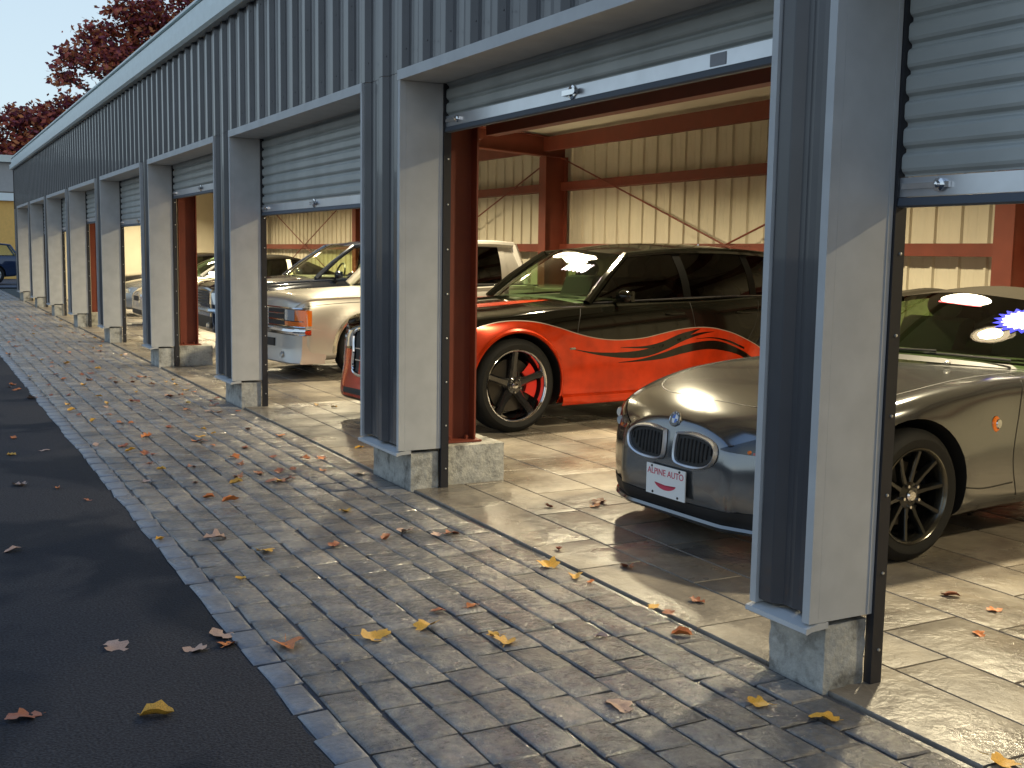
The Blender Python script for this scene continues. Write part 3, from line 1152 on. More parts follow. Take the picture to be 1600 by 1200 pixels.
def greenhouse(car, g, paint, ws_glass, side_glass, roofmat=None, rear_glass=None, pil=.03, bpost=(), seats=True, rail=None):
    A0, Ac0, A1, Ac1 = g['A0'], g['Ac0'], g['A1'], g['Ac1']
    C1, Cc1, C0, Cc0 = g['C1'], g['Cc1'], g['C0'], g['Cc0']
    mid = g.get('rail', [])
    mir = lambda p: (p[0], -p[1], p[2])
    roofmat = roofmat or paint
    # windscreen
    m = MB().grid(coons([mir(A0), Ac0, A0], [mir(A1), Ac1, A1], [mir(A0), mir(A1)], [A0, A1], 17, 7, (-.012, 0, .02)))
    m.build('windscreen', ws_glass, car, True)
    m = MB().grid(coons([mir(A1), Ac1, A1], [mir(C1), Cc1, C1], [mir(A1)] + [mir(p) for p in mid] + [mir(C1)], [A1] + mid + [C1], 15, 15, (0, 0, g.get('crown', .03))), 0, True)
    m.build('roof', roofmat, car, True)
    m = MB().grid(coons([mir(C0), Cc0, C0], [mir(C1), Cc1, C1], [mir(C0), mir(C1)], [C0, C1], 15, 7, (.02, 0, .02)), 0, True)
    m.build('rear_window', rear_glass or side_glass, car, True)
    for s in (-1, 1):
        S = lambda p: (p[0], s * p[1], p[2])
        m = MB()
        m.tube(catmull([S(A0), tuple((np.array(S(A0)) + np.array(S(A1))) / 2 + np.array((-.01, s * .008, .012))), S(A1)], 8), [pil * 1.15] * 4 + [pil] * 4, 8)
        m.build('windscreen_pillar', paint, car, True)
        m = MB()
        railp = catmull([S(A1)] + [S(p) for p in mid] + [S(C1)], 16)
        m.tube(railp, rail or pil * .95, 8)
        m.build('roof_rail', roofmat, car, True)
        m = MB()
        m.tube(catmull([S(C1), S(C0)], 6), [pil * 1.2] * 6, 8)
        m.build('rear_pillar', roofmat, car, True)
        # side glass: belt line to rail
        top = catmull([A0, tuple((np.array(A0) + np.array(A1)) / 2), A1] + mid + [C1, C0], 40)
        bel = catmull([A0] + g.get('belt', []) + [C0], 40)
        btf = lambda xx: (np.interp(xx, bel[:, 0], bel[:, 1]), np.interp(xx, bel[:, 0], bel[:, 2]))
        ttf = lambda xx: (np.interp(xx, top[:, 0], top[:, 1]), np.interp(xx, top[:, 0], top[:, 2]))
        def surf(x0, x1, n, lo=0., hi=1.):
            P = []
            for i in range(n):
                xx = x0 + (x1 - x0) * i / (n - 1)
                (yb, zb), (yt, zt) = btf(xx), ttf(xx)
                row = []
                for j in range(7):
                    v = lo + (hi - lo) * j / 6
                    row.append((xx, s * (yb + (yt - yb) * v + .035 * math.sin(math.pi * v) * min(1, (zt - zb) / .3) - .004), zb + (zt - zb) * v))
                P.append(row)
            return P
        xa, xb = A0[0] + .03, C0[0] - .02
        cuts = [xa] + [b for b in bpost] + [xb]
        for i in range(len(cuts) - 1):
            a = cuts[i] + (0 if i == 0 else .035)
            b = cuts[i + 1] - (0 if i == len(cuts) - 2 else .035)
            solid = g.get('solid', {}).get(i)
            P = surf(a, b, 16)
            MB().grid(P, 0, s > 0).build('side_window' if not solid else 'rear_quarter_panel', solid or (ws_glass if s > 0 and i == 0 else side_glass), car, True)
        for b in bpost:
            P = surf(b - .045, b + .045, 4)
            P = [[(q[0], q[1] + s * .004, q[2]) for q in r] for r in P]
            MB().grid(P, 0, s > 0).build('door_pillar', g.get('postmat', paint), car, True)
        # window seal along the belt
        m = MB()
        m.tube([(xx, s * (btf(xx)[0] + .004), btf(xx)[1] + .004) for xx in np.linspace(xa, xb, 14)], .010, 6)
        m.build('window_seal', g.get('sealmat', M['blkmat']), car, True)
    if seats:
        zf = A0[2] - .25
        for sx in g.get('seats', [(A1[0] + .35)]):
            for sy in (-.36, .36):
                m = MB()
                m.prism([(sx, zf), (sx + .06, zf - .05), (sx + .34, A0[2] + .20), (sx + .27, A0[2] + .22), (sx + .20, A0[2] + .20)], 'y', sy - .22, sy + .22)
                m.build('seat', M['seat'], car, True, R(50))
                m = MB()
                ellipsoid(m, (sx + .32, sy, A0[2] + .29), (.05, .13, .09))
                m.build('headrest', M['seat'], car, True)
        m = MB()
        m.box(A0[0] + .05, -A0[1] + .08, A0[2] - .1, A0[0] + .35, A0[1] - .08, A0[2] + .025)
        m.build('dashboard', M['interior'], car)
        m = MB()
        th = [2 * math.pi * i / 20 for i in range(21)]
        m.tube([(A0[0] + .52 + .05 * math.sin(t), -.36 + .18 * math.cos(t), A0[2] + .05 + .17 * math.sin(t)) for t in th], .014, 6, cap=False)
        m.build('steering_wheel', M['blkmat'], car, True)


def mirror(car, x, y, z, paint, s=-1):
    m = MB()
    ellipsoid(m, (x, s * (y + .10), z + .045), (.05, .10, .058))
    m.box(x + .01, s * (y + .10) - .085, z, x + .045, s * (y + .10) + .085, z + .09)
    m.tube([(x, s * (y - .04), z - .02), (x, s * (y + .05), z + .02)], .018, 6)
    m.build('door_mirror', paint, car, True)


def shut_line(car, bvh, pts, kind='side', side=-1, w=.0035, name='panel_gap'):
    fn = mapper(bvh, kind, .0012, side)
    P = catmull(pts, 24)
    m = MB()
    rows = []
    for i in range(24):
        d = P[min(i + 1, 23)] - P[max(i - 1, 0)]
        d = d / max(1e-9, np.linalg.norm(d))
        nrm = np.array([-d[1], d[0]])
        rows.append([fn(*(P[i] + nrm * w)), fn(*(P[i] - nrm * w))])
    m.grid(rows)
    m.build(name, M['blkmat'], car, True)


def sticker(name, car, outline, z_off, mapf, mat):
    """flat printed shape: fan of an outline in the (u,v) frame given by mapf"""
    n = len(outline)
    c = np.mean(outline, 0)
    vs_ = [mapf(*c)] + [mapf(*p) for p in outline]
    m = MB().add(vs_, [(0, 1 + i, 1 + (i + 1) % n) for i in range(n)])
    return m.build(name, mat, car)


def text_mesh(name, body, size, mat, parent, mtx, extrude=.0006, sx=1.0):
    cu = bpy.data.curves.new(name, 'FONT')
    cu.body = body
    cu.size = size
    cu.align_x = 'CENTER'
    cu.align_y = 'CENTER'
    cu.extrude = extrude
    o = bpy.data.objects.new(name, cu)
    col.objects.link(o)
    bpy.context.view_layer.update()
    me = bpy.data.meshes.new_from_object(o.evaluated_get(bpy.context.evaluated_depsgraph_get()))
    bpy.data.objects.remove(o)
    me.materials.clear()
    me.materials.append(mat)
    o = link(name, me, parent)
    o.matrix_local = mtx @ Matrix.Diagonal((sx, 1, 1, 1))
    return o


def facing_front(p, right=Vector((0, -1, 0)), up=Vector((0, 0, 1))):
    """text frame whose reading direction runs towards -y when seen from in front of the nose"""
    n = right.cross(up)
    return Matrix(((right.x, up.x, n.x, p[0]), (right.y, up.y, n.y, p[1]), (right.z, up.z, n.z, p[2]), (0, 0, 0, 1)))


def ws_frame(g, v, u):
    """point on the windscreen: v 0 bottom..1 top, u lateral metres; slightly in front of the glass"""
    a, b = np.array(g['Ac0']), np.array(g['Ac1'])
    A0, A1 = np.array(g['A0']), np.array(g['A1'])
    base = a * (1 - v) + b * v
    edge = A0 * (1 - v) + A1 * v
    t = abs(u) / edge[1]
    p = base * (1 - t * t) + np.array([edge[0], 0, edge[2]]) * t * t
    if 'bvh' not in g:
        mir = lambda q: (q[0], -q[1], q[2])
        P = coons([mir(g['A0']), g['Ac0'], g['A0']], [mir(g['A1']), g['Ac1'], g['A1']], [mir(g['A0']), mir(g['A1'])], [g['A0'], g['A1']], 17, 7, (-.012, 0, .02))
        mm = MB().grid(P)
        g['bvh'] = BVHTree.FromPolygons([Vector(q) for q in mm.v], mm.f)
    h = g['bvh'].find_nearest(Vector(p) * 1.0 if abs(p[1]) < 1e-9 and False else Vector((p[0], u, p[2])))
    nn = h[1] if h[1].z > 0 else -h[1]
    return h[0] + nn * .004


# ---------------------------------------------------------------- silver roadster
def build_roadster():
    car = empty('roadster_car', (.80, 4.60, 0), R(3))
    tag(car, 'silver grey roadster with dark soft top and black ten spoke wheels, nearest parked car', 'car')
    T = dict(W=1.78, sh=.885,
             x=[0, .06, .16, .32, .55, .8, 1.15, 1.6, 2.1, 2.7, 3.25, 3.7, 4.0],
             hw=[.46, .60, .715, .80, .855, .885, .885, .865, .865, .885, .90, .86, .68],
             zb=[.15, .135, .13, .13, .14, .155, .165, .17, .17, .17, .18, .22, .32],
             zs=[.555, .60, .65, .70, .755, .80, .835, .855, .865, .885, .925, .90, .84],
             zc=[.650, .675, .705, .745, .785, .820, .86, .895, .90, .91, .93, .92, .88])
    ar = [(.745, .335, .365), (3.24, .335, .365)]
    body, bvh = car_body('body', car, M['z4paint'], T, ar, rake=lambda z: .10 * max(0, (z - .45)) - .12 * max(0, .42 - z) * 0 + .10 * max(0, .30 - z), bull=.045, cabin=(1.75, 3.05, .66), flare=.012)
    g = dict(A0=(1.83, .73, .875), Ac0=(1.50, 0, .915), A1=(2.26, .56, 1.215), Ac1=(2.13, 0, 1.262),
             rail=[(2.6, .57, 1.235), (2.95, .565, 1.19)], C1=(3.10, .55, 1.14), Cc1=(3.12, 0, 1.19), C0=(3.45, .68, .93), Cc0=(3.55, 0, .94),
             belt=[(2.4, .79, .885)], crown=.02, solid={1: M['softtop']}, postmat=M['softtop'], seats=[2.15])
    greenhouse(car, g, M['z4paint'], M['glass_z'], M['glass_dark'], roofmat=M['softtop'], rear_glass=M['softtop'], pil=.024, bpost=(2.86,), rail=.035)
    # wiper cowl
    m = MB()
    m.grid([[ (1.42 + .42 * abs(t) ** 2 + .0, t * .70, .902 - .03 * t * t), (1.52 + .36 * abs(t) ** 2, t * .71, .922 - .035 * t * t)] for t in np.linspace(-1, 1, 15)], 0, True)
    m.build('windscreen_cowl', M['blkmat'], car, True)
    m = MB()
    m.tube([(1.56, -.05, .93), (1.62, -.35, .935), (1.78, -.62, .92)], .008, 6)
    m.tube([(1.50, .35, .935), (1.52, 0, .945), (1.60, -.28, .95)], .008, 6)
    m.build('wiper', M['blkmat'], car, True)
    for sy in (-.45, .1):
        m = MB()
        ellipsoid(m, (1.38 + (.1 if sy < 0 else 0), sy, .905), (.022, .016, .010))
        m.build('washer_jet', M['bolt'], car, True)
    ff = mapper(bvh, 'front', .004)
    # kidney grilles: outline in (y,z)
    for s in (-1, 1):
        kp = [(.055, .565), (.17, .572), (.29, .555), (.335, .515), (.315, .455), (.24, .425), (.12, .420), (.058, .435), (.048, .50)]
        kp = catmull([(s * a, b) for a, b in kp + kp[:1]], 33)[:-1]
        sticker('kidney_grille', car, kp, 0, ff, M['blkmat'])
        gk = car.children[-1] if False else bpy.data.objects[[o.name for o in bpy.data.objects if o.name.startswith('kidney_grille')][-1]]
        c = np.mean(kp, 0)
        m = MB()
        rows = []
        for i in range(len(kp) + 1):
            p = np.array(kp[i % len(kp)])
            d = (p - c) / np.linalg.norm(p - c)
            q0, q1, q2 = ff(*(p - d * .002)), ff(*(p + d * .007)), ff(*(p + d * .016))
            rows.append([q0, q0 + Vector((-.014, 0, 0)), q1 + Vector((-.020, 0, 0)), q2])
        m.grid(rows, 0)
        m.build('grille_surround', M['bar'], gk, True)
        m = MB()
        for i in range(9):
            yy = s * (.075 + i * .029)
            zt, zbm = .552 - .004 * (i - 3) ** 2 * .25, .437 + .0035 * max(0, i - 4) ** 2
            a, b = ff(yy, zt), ff(yy, zbm)
            m.tube([a + Vector((-.004, 0, 0)), b + Vector((-.004, 0, 0))], .0045, 5)
        m.build('grille_slat', M['blkmat'], gk, True)
        # headlamp: long almond running back along the wing
        hp_t = [(.02, .60, .575), (.18, .72, .665), (.42, .80, .735)]
        fs_ = mapper(bvh, 'side', .004, s)
        m = MB()
        top = catmull([(.36, .535), (.50, .590), (.66, .655)], 12)
        bot = catmull([(.36, .530), (.50, .520), (.70, .535)], 12)
        P = [[ff(s * (A_[0] * (1 - j / 6) + B_[0] * j / 6), A_[1] * (1 - j / 6) + B_[1] * j / 6) for j in range(7)] for A_, B_ in zip(top, bot)]
        m.grid(P)
        hl = m.build('headlight', M['blkgloss'], car, True)
        for (hy, hz, hr, mm) in ((.56, .545, .028, 'lens'), (.64, .575, .030, 'lens'), (.50, .532, .010, 'amber')):
            m = MB()
            p = ff(s * hy, hz)
            m.lathe([(-.006, 0), (-.006, hr * .8), (.004, hr)], p, 'x', 18)
            m.build('lamp_ring', M[mm], hl, True)
        if s < 0:
            m = MB()
            P = [[ff(-(.52 + .14 * i / 8), .522 + .012 * j / 2 + .00 * i) for j in range(3)] for i in range(9)]
            m.grid([[q + Vector((-.003, 0, 0)) for q in r] for r in P])
            m.build('turn_lens', M['redlens'], hl, True)
        # side indicator with roundel in the wing
        m = MB()
        fs2 = mapper(bvh, 'side', .006, s)
        p = fs2(1.34, .635)
        m.lathe([(-s * -.004, .0), (0, .036), (s * -.006, .042)], p, 'y', 22)
        ind = m.build('side_indicator', M['amber'], car, True)
        ind.scale = (.8, 1, 1)
        ind.location = (p.x * .2, 0, 0)
        m = MB().lathe([(s * .008, 0), (s * .008, .022), (s * .003, .026)], (p.x + .012, p.y, p.z + .003), 'y', 20)
        m.build('indicator_badge', M['chrome'], ind, True)
        wheel(car, .745, s, .885, .325, .232, .22, 'ten', simple_cache('black wheel enamel', (.006, .006, .006), .16, coat=.2), simple_cache('dark polished lip', (.12, .115, .10), .2, .9))
        wheel(car, 3.24, s, .895, .325, .232, .25, 'ten', M['blkgloss'], simple_cache('dark polished lip', (.12, .115, .10), .2, .9))
        mirror(car, 1.98, .80, .90, M['z4paint'], s)
        m = MB()
        shut_line(car, bvh, [(1.62, .86), (1.55, .70), (1.50, .45), (1.58, .22)], 'side', s)
        shut_line(car, bvh, [(2.86, .87), (2.90, .6), (2.78, .24)], 'side', s)
        shut_line(car, bvh, [(1.11, .335), (1.28, .315), (1.52, .32)], 'side', s)
        m = MB()
        a = fs2(2.66, .72)
        m.tube([a + Vector((-.08, s * .02, 0)), a + Vector((0, s * .035, 0)), a + Vector((.08, s * .02, 0))], .011, 6)
        m.build('door_handle', M['z4paint'], car, True)
    # bonnet gap across the nose and along the wings
    ft = mapper(bvh, 'top', .0012)
    for s in (-1, 1):
        shut_line(car, bvh, [(.22, s * .02), (.26, s * .40), (.45, s * .66), (.8, s * .73), (1.3, s * .70), (1.72, s * .70)], 'top')
    # bonnet crease: thin raised bead
    # front roundel
    p = ff(0, .628)
    n = Vector((-1, 0, .35)).normalized()
    t1 = Vector((0, -1, 0))
    t2 = n.cross(t1) * -1
    if t2.z < 0: t2 = -t2
    def rp(r, a, h): return p + t1 * (r * math.cos(a)) + t2 * (r * math.sin(a)) + n * h
    m = MB()
    k = 32
    vs_ = [rp(0, 0, .006)]
    for ri, hh in ((.0225, .006), (.0235, .008), (.025, .007), (.037, .006), (.039, .008), (.041, .001)):
        vs_ += [rp(ri, 2 * math.pi * i / k, hh) for i in range(k)]
    m.v = [tuple(v) for v in vs_]
    for i in range(k):
        quad = (i * 4 // k) % 2
        m.f.append((0, 1 + i, 1 + (i + 1) % k)); m.mi.append(1 if quad else 2)
    for rr in range(5):
        for i in range(k):
            m.f.append((1 + rr * k + i, 1 + (rr + 1) * k + i, 1 + (rr + 1) * k + (i + 1) % k, 1 + rr * k + (i + 1) % k))
            m.mi.append({0: 0, 1: 0, 2: 3, 3: 0, 4: 0}[rr])
    emb = m.build('front_badge', [M['chrome'], simple_cache('badge blue', (.05, .16, .55), .3), M['white'], M['blkgloss']], car)
    for i, ch in enumerate('BMW'):
        a = math.pi / 2 + (1 - i) * .62
        q = rp(.031, a, .0075)
        rt = (t1 * math.sin(a) - t2 * math.cos(a))
        up = (t1 * math.cos(a) + t2 * math.sin(a))
        text_mesh('badge_letter', ch, .013, M['white'], emb, facing_front(q, rt, up), .0004)
    # plate
    pp = ff(0, .315)
    px = pp.x - .022
    m = MB()
    m.box(px, -.155, .232, px + .006, .155, .388)
    plate = m.build('number_plate', M['white'], car)
    MB().box(px + .006, -.10, .25, px + .05, .10, .37).build('plate_bracket', M['blkmat'], car)
    text_mesh('plate_text', 'ALPINE AUTO', .046, M['redprint'], plate, facing_front((px - .0012, 0, .352)), .0004, 1.0)
    ring_ = [(.085 * math.cos(t), .020 * math.sin(t) - .012 * (1 - math.cos(t) ** 2) * 1.0) for t in np.linspace(math.pi, 2 * math.pi, 16)]
    ring_ += [(.085 * math.cos(t), -.006 * math.sin(t) * 1.2 - .004) for t in np.linspace(0, math.pi, 12)][1:-1]
    m = MB()
    m.add([(px - .0012, 0, .292)] + [(px - .0012, a, .298 + b) for a, b in ring_], [(0, 1 + i, 1 + (i + 1) % len(ring_)) for i in range(len(ring_))])
    m.build('plate_logo', M['redprint'], plate)
    for (a, b) in ((-.11, .378), (.11, .378), (-.10, .244), (.10, .244)):
        MB().lathe([(-.003, 0), (-.003, .006), (0, .007)], (px, a, b), 'x', 10).build('plate_screw', M['blkmat'], plate)
    # lower intake and lip
    m = MB()
    ribbon(m, [(-.70, .25), (-.45, .235), (0, .222), (.45, .235), (.70, .25)], [(-.68, .175), (-.45, .165), (0, .160), (.45, .165), (.68, .175)], 40, 4, ff)
    m.build('lower_intake', M['blkmat'], car, True)
    m = MB()
    rows = []
    for t in np.linspace(-1, 1, 41):
        yy = t * .76
        q = ff(yy, .158)
        rows.append([q + Vector((.02, 0, .014)), q + Vector((-.022, 0, .006)), q + Vector((-.030, 0, -.008)), q + Vector((-.018, 0, -.024)), q + Vector((.03, 0, -.024))])
    m.grid(rows)
    m.build('front_lip', M['z4paint'], car, True)
    # shut line over the bumper
    # windscreen stickers
    ov = [(.155 * math.cos(t), .042 * math.sin(t)) for t in np.linspace(0, 2 * math.pi, 33)[:-1]]
    st = sticker('price_oval', car, ov, 0, lambda a, b: ws_frame(g, .88 + b / .42, -.10 + a), simple_cache('paper oval white', (.9, .88, .86), .4))  # white paper oval in one even colour
    ov2 = [(.135 * math.cos(t), -.028 - .010 * math.sin(t)) for t in np.linspace(.1, math.pi - .1, 12)]
    ov2 += [(a, b - .005) for a, b in ov2[::-1]]
    sticker('oval_line', st, ov2, 0, lambda a, b: ws_frame(g, .88 + b / .42, -.10 + a) + Vector((-.0015, 0, .0015)), M['redprint'])
    def burst(r0, r1, nn): return [((r1 if i % 2 else r0) * math.cos(2 * math.pi * i / nn), (r1 if i % 2 else r0) * .62 * math.sin(2 * math.pi * i / nn)) for i in range(nn)]
    st = sticker('starburst_sticker', car, burst(.105, .14, 36), 0, lambda a, b: ws_frame(g, .70 + b / .42, -.49 + a), M['blue'])
    sticker('starburst_centre', st, burst(.080, .10, 36), 0, lambda a, b: ws_frame(g, .70 + b / .42, -.49 + a) + Vector((-.0015, 0, .0015)), M['white'])
    # paper form hanging in the driver's window corner
    m = MB().box(1.98, -.775, .93, 2.16, -.773, 1.10)
    m.build('window_paper', M['white'], car)
    for sy in (-.36, .36):
        m = MB()
        m.tube([(2.98, sy - .14, .86), (2.98, sy - .13, 1.02), (2.98, sy, 1.08), (2.98, sy + .13, 1.02), (2.98, sy + .14, .86)], .018, 8)
        m.build('roll_hoop', M['blkmat'], car, True)
    return car


# ---------------------------------------------------------------- black and orange wagon
def build_wagon():
    car = empty('wagon_car', (.657, 8.81, 0), R(6))
    tag(car, 'black wagon with orange red flame graphics along its side and big polished rimmed wheels', 'car')
    T = dict(W=1.88, sh=.905,
             x=[0, .05, .15, .35, .66, .95, 1.5, 2.4, 3.2, 4.0, 4.6, 4.95],
             hw=[.69, .79, .86, .905, .930, .938, .932, .93, .935, .94, .915, .84],
             zb=[.17, .165, .165, .17, .18, .185, .19, .19, .19, .20, .24, .34],
             zs=[.78, .83, .865, .90, .94, .965, 1.01, 1.045, 1.065, 1.085, 1.08, 1.04],
             zc=[.86, .895, .925, .955, .995, 1.02, 1.06, 1.08, 1.09, 1.10, 1.10, 1.07])
    ar = [(.95, .385, .432), (3.99, .385, .432)]
    body, bvh = car_body('body', car, M['magblack'], T, ar, rake=lambda z: .20 + .05 * max(0, z - .5) - .12 * max(0, .45 - z) * 2, bull=.05, cabin=(1.7, 4.6, .70), flare=.012, arch_depth=.38)
    g = dict(A0=(1.76, .78, 1.035), Ac0=(1.42, 0, 1.075), A1=(2.30, .615, 1.455), Ac1=(2.16, 0, 1.495),
             rail=[(2.9, .63, 1.50), (3.7, .63, 1.50)], C1=(4.55, .60, 1.44), Cc1=(4.6, 0, 1.475), C0=(4.85, .74, 1.08), Cc0=(4.95, 0, 1.09),
             belt=[(2.4, .835, 1.06), (3.4, .84, 1.085)], crown=.035, seats=[2.35, 3.15], sealmat=M['blkgloss'], postmat=M['post'])
    greenhouse(car, g, M['magblack'], M['glass_green'], M['glass_dark'], pil=.034, bpost=(2.86, 3.72), rail=.03)
    # bright strip on the front pillar
    ff = mapper(bvh, 'front', .004)
    # tall black grille
    m = MB()
    ribbon(m, [(-.40, .76), (0, .775), (.40, .76)], [(-.38, .42), (0, .41), (.38, .42)], 20, 8, ff)
    gr = m.build('front_grille', M['blkmat'], car, True)
    m = MB()
    pts = catmull([(-.42, .59), (-.40, .77), (0, .79), (.40, .77), (.42, .59), (.39, .41), (0, .395), (-.39, .41), (-.42, .59)], 49)
    m.tube([ff(a, b) + Vector((-.008, 0, 0)) for a, b in pts], .014, 6, cap=False)
    for zz in (.52, .62): m.tube([ff(a, zz) + Vector((-.005, 0, 0)) for a in np.linspace(-.38, .38, 12)], .008, 5)
    m.build('grille_surround', M['chrome'], gr, True)
    for s in (-1, 1):
        fs_ = mapper(bvh, 'side', .0022, s)
        ffr = mapper(bvh, 'front', .003)
        # headlamp boxes
        m = MB()
        ribbon(m, [(s * .48, .76), (s * .60, .765), (s * .68, .76)], [(s * .48, .63), (s * .60, .62), (s * .68, .625)], 12, 5, ffr)
        m.build('headlight', M['lens'], car, True)
        # red lower nose
        m = MB()
        ribbon(m, [(s * .0, .39), (s * .40, .39), (s * .44, .58), (s * .62, .60), (s * .745, .56)], [(s * .0, .20), (s * .40, .20), (s * .5, .20), (s * .66, .20), (s * .745, .21)], 30, 8, ffr)
        m.build('red_nose_paint', M['magred'], car, True)
        m = MB()
        ribbon(m, [(s * .08, .27), (s * .3, .275), (s * .55, .27)], [(s * .08, .225), (s * .3, .225), (s * .55, .225)], 12, 3, mapper(bvh, 'front', .006))
        m.build('lower_intake', M['blkmat'], car, True)
        # flames: one ribbon ahead of the arch, one over it, one behind it
        cx, cz, cr_ = .95, .385, .430
        arc = [(cx + cr_ * math.cos(t), cz + cr_ * math.sin(t)) for t in np.linspace(R(158), R(-2), 33)]
        topc = catmull([(.30, .70), (.42, .79), (.55, .85), (.72, .895), (.89, .912), (1.05, .908), (1.2, .888), (1.38, .845)], 33)
        m = MB()
        P = [[fs_(*(np.array(arc[i]) * (j / 8) + topc[i] * (1 - j / 8))) for j in range(9)] for i in range(33)]
        m.grid(P)
        f1 = catmull([(1.38, .845), (1.57, .79), (1.76, .750), (1.95, .730), (2.13, .730), (2.31, .742), (2.5, .772), (2.68, .80), (2.88, .815), (3.07, .81), (3.24, .782), (3.40, .74), (3.6, .66), (3.86, .53)], 60)
        b1 = np.array([(1.379 + (3.56 - 1.379) * i / 59, .215) for i in range(60)])
        P = [[fs_(*(f1[i] * (1 - j / 14) + b1[i] * (j / 14))) for j in range(15)] for i in range(60)]
        m.grid(P)
        ribbon(m, [(.06, .58), (.18, .64), (.30, .70)], [(.06, .20), (.3, .20), (.50, .20)], 12, 10, fs_)
        P = [[fs_(*(np.array([.30, .70]) * (1 - v) + np.array(q) * v)) for v in np.linspace(0, 1, 9)] for q in [(cx + cr_ * math.cos(t), cz + cr_ * math.sin(t)) for t in np.linspace(R(158), R(205), 8)]]
        m.grid(P)
        m.build('flame_paint', M['magred'], car, True)
        fk = mapper(bvh, 'side', .0040, s)
        # pinstripe along the flame edge
        m = MB()
        allt = np.vstack([topc[2:], f1[1:]])
        m.grid([[fk(a, b + .004), fk(a, b - .003)] for a, b in allt])
        def lick(top, bot, n=30):
            ribbon(ml, top, bot, n, 2, fk, 1)
        ml = MB()
        lick([(1.50, .668), (1.75, .632), (2.05, .622), (2.31, .640), (2.55, .69), (2.75, .735), (2.95, .768), (3.12, .775)],
             [(1.50, .666), (1.75, .612), (2.05, .572), (2.31, .575), (2.55, .632), (2.75, .700), (2.95, .748), (3.12, .773)])
        lick([(2.02, .665), (2.3, .668), (2.5, .70), (2.72, .765), (2.95, .805)], [(2.02, .662), (2.3, .646), (2.5, .650), (2.72, .708), (2.95, .80)])
        lick([(2.0, .535), (2.25, .555), (2.5, .60), (2.75, .66), (3.0, .69), (3.2, .68), (3.45, .60), (3.6, .52)],
             [(2.0, .532), (2.25, .535), (2.5, .548), (2.75, .588), (3.0, .615), (3.2, .602), (3.45, .545), (3.6, .45)])
        lick([(2.9, .715), (3.1, .722), (3.3, .69), (3.5, .62)], [(2.9, .712), (3.1, .712), (3.3, .672), (3.5, .60)])
        m.v += ml.v and []
        base = len(m.v)
        m.add(ml.v, ml.f, 1)
        m.build('flame_lick_paint', [M['stripe'], M['magblack']], car, True)  # pinstripe and black licks of the flame graphic
        # rolled arch lip
        m = MB()
        rows = []
        for t in np.linspace(R(160), R(-14), 40):
            a = fs_(cx + (cr_ + .035) * math.cos(t), cz + (cr_ + .035) * math.sin(t))
            b = fs_(cx + (cr_ + .004) * math.cos(t), cz + (cr_ + .004) * math.sin(t))
            rows.append([a, (a + b) / 2 + Vector((0, s * .014, 0)), b + Vector((0, s * .010, 0)), b + Vector((0, -s * .05, 0))])
        m.grid(rows)
        m.build('arch_lip', M['magred'], car, True)
        m = MB()
        rows = []
        for xx in np.linspace(1.40, 3.54, 20):
            a = fs_(xx, .285)
            rows.append([a, a + Vector((0, s * .022, -.02)), a + Vector((0, s * .026, -.05)), a + Vector((0, s * .008, -.09)), a + Vector((0, -s * .05, -.095))])
        m.grid(rows)
        m.build('side_skirt', M['magred'], car, True)
        wheel(car, .95, s, .928, .385, .292, .25, 'five', M['blkgloss'], M['chrome'], caliper=True)
        wheel(car, 3.99, s, .928, .385, .292, .25, 'five', M['blkgloss'], M['chrome'], caliper=True)
        mirror(car, 2.02, .86, 1.06, M['magblack'], s)
        shut_line(car, bvh, [(1.62, 1.0), (1.56, .8), (1.54, .5), (1.62, .3)], 'side', s)
        shut_line(car, bvh, [(2.86, 1.04), (2.90, .7), (2.86, .3)], 'side', s)
        shut_line(car, bvh, [(3.72, 1.05), (3.66, .85), (3.50, .62)], 'side', s)
        fh = mapper(bvh, 'side', .0, s)
        for hx in (2.66, 3.52):
            m = MB()
            a = fh(hx, .945)
            m.tube([a + Vector((-.1, s * .004, 0)), a + Vector((-.085, s * .032, 0)), a + Vector((.085, s * .032, .003)), a + Vector((.1, s * .004, .003))], .011, 6)
            m.build('door_handle', M['magblack'], car, True)
        m = MB()
        a = fh(1.50, .672)
        m.box(a.x - .03, a.y + s * .002, a.z - .008, a.x + .03, a.y + s * .008, a.z + .008)
        m.build('side_marker', M['chrome'], car)
        # bonnet: orange spear with pinstripe
        ft = mapper(bvh, 'top', .003)
    m = MB()
    ft = mapper(bvh, 'top', .003)
    for s in (-1, 1):
        ribbon(m, [(.12, s * .30), (.5, s * .40), (1.0, s * .48), (1.36, s * .50), (1.62, s * .44)], [(.12, s * .16), (.5, s * .20), (1.0, s * .26), (1.36, s * .34), (1.60, s * .43)], 24, 5, ft)
    m.build('bonnet_flame_paint', M['magred'], car, True)
    # white highlight painted as a blob, and starburst at the top of the windscreen
    wht = simple_cache('painted highlight white', (.9, .9, .88), .4)
    blob = [(-.30, .05), (-.24, .085), (-.10, .09), (.05, .10), (.20, .095), (.30, .07), (.33, .03), (.28, .0), (.18, -.01), (.12, .0), (.06, -.02), (-.02, -.055), (-.10, -.07), (-.2, -.05), (-.26, -.02), (-.22, .01)]
    st = sticker('windscreen_highlight', car, [(a * .85, b * .85) for a, b in blob], 0, lambda a, b: ws_frame(g, .80 + b / .60, -.17 + a), wht)
    zig = [(-.11 + .02 * i, (.035 if i % 2 else .055)) for i in range(12)] + [(.11 - .02 * i, (-.035 if i % 2 else -.055)) for i in range(12)]
    sticker('starburst_sticker', car, zig, 0, lambda a, b: ws_frame(g, .66 + b / .60, -.36 + a), simple_cache('pale lilac print', (.6, .55, .85), .5))
    m = MB()
    m.box(3.25, -.55, 1.553, 3.95, -.535, 1.568)
    m.build('roof_strip', M['chrome'], car)
    return car


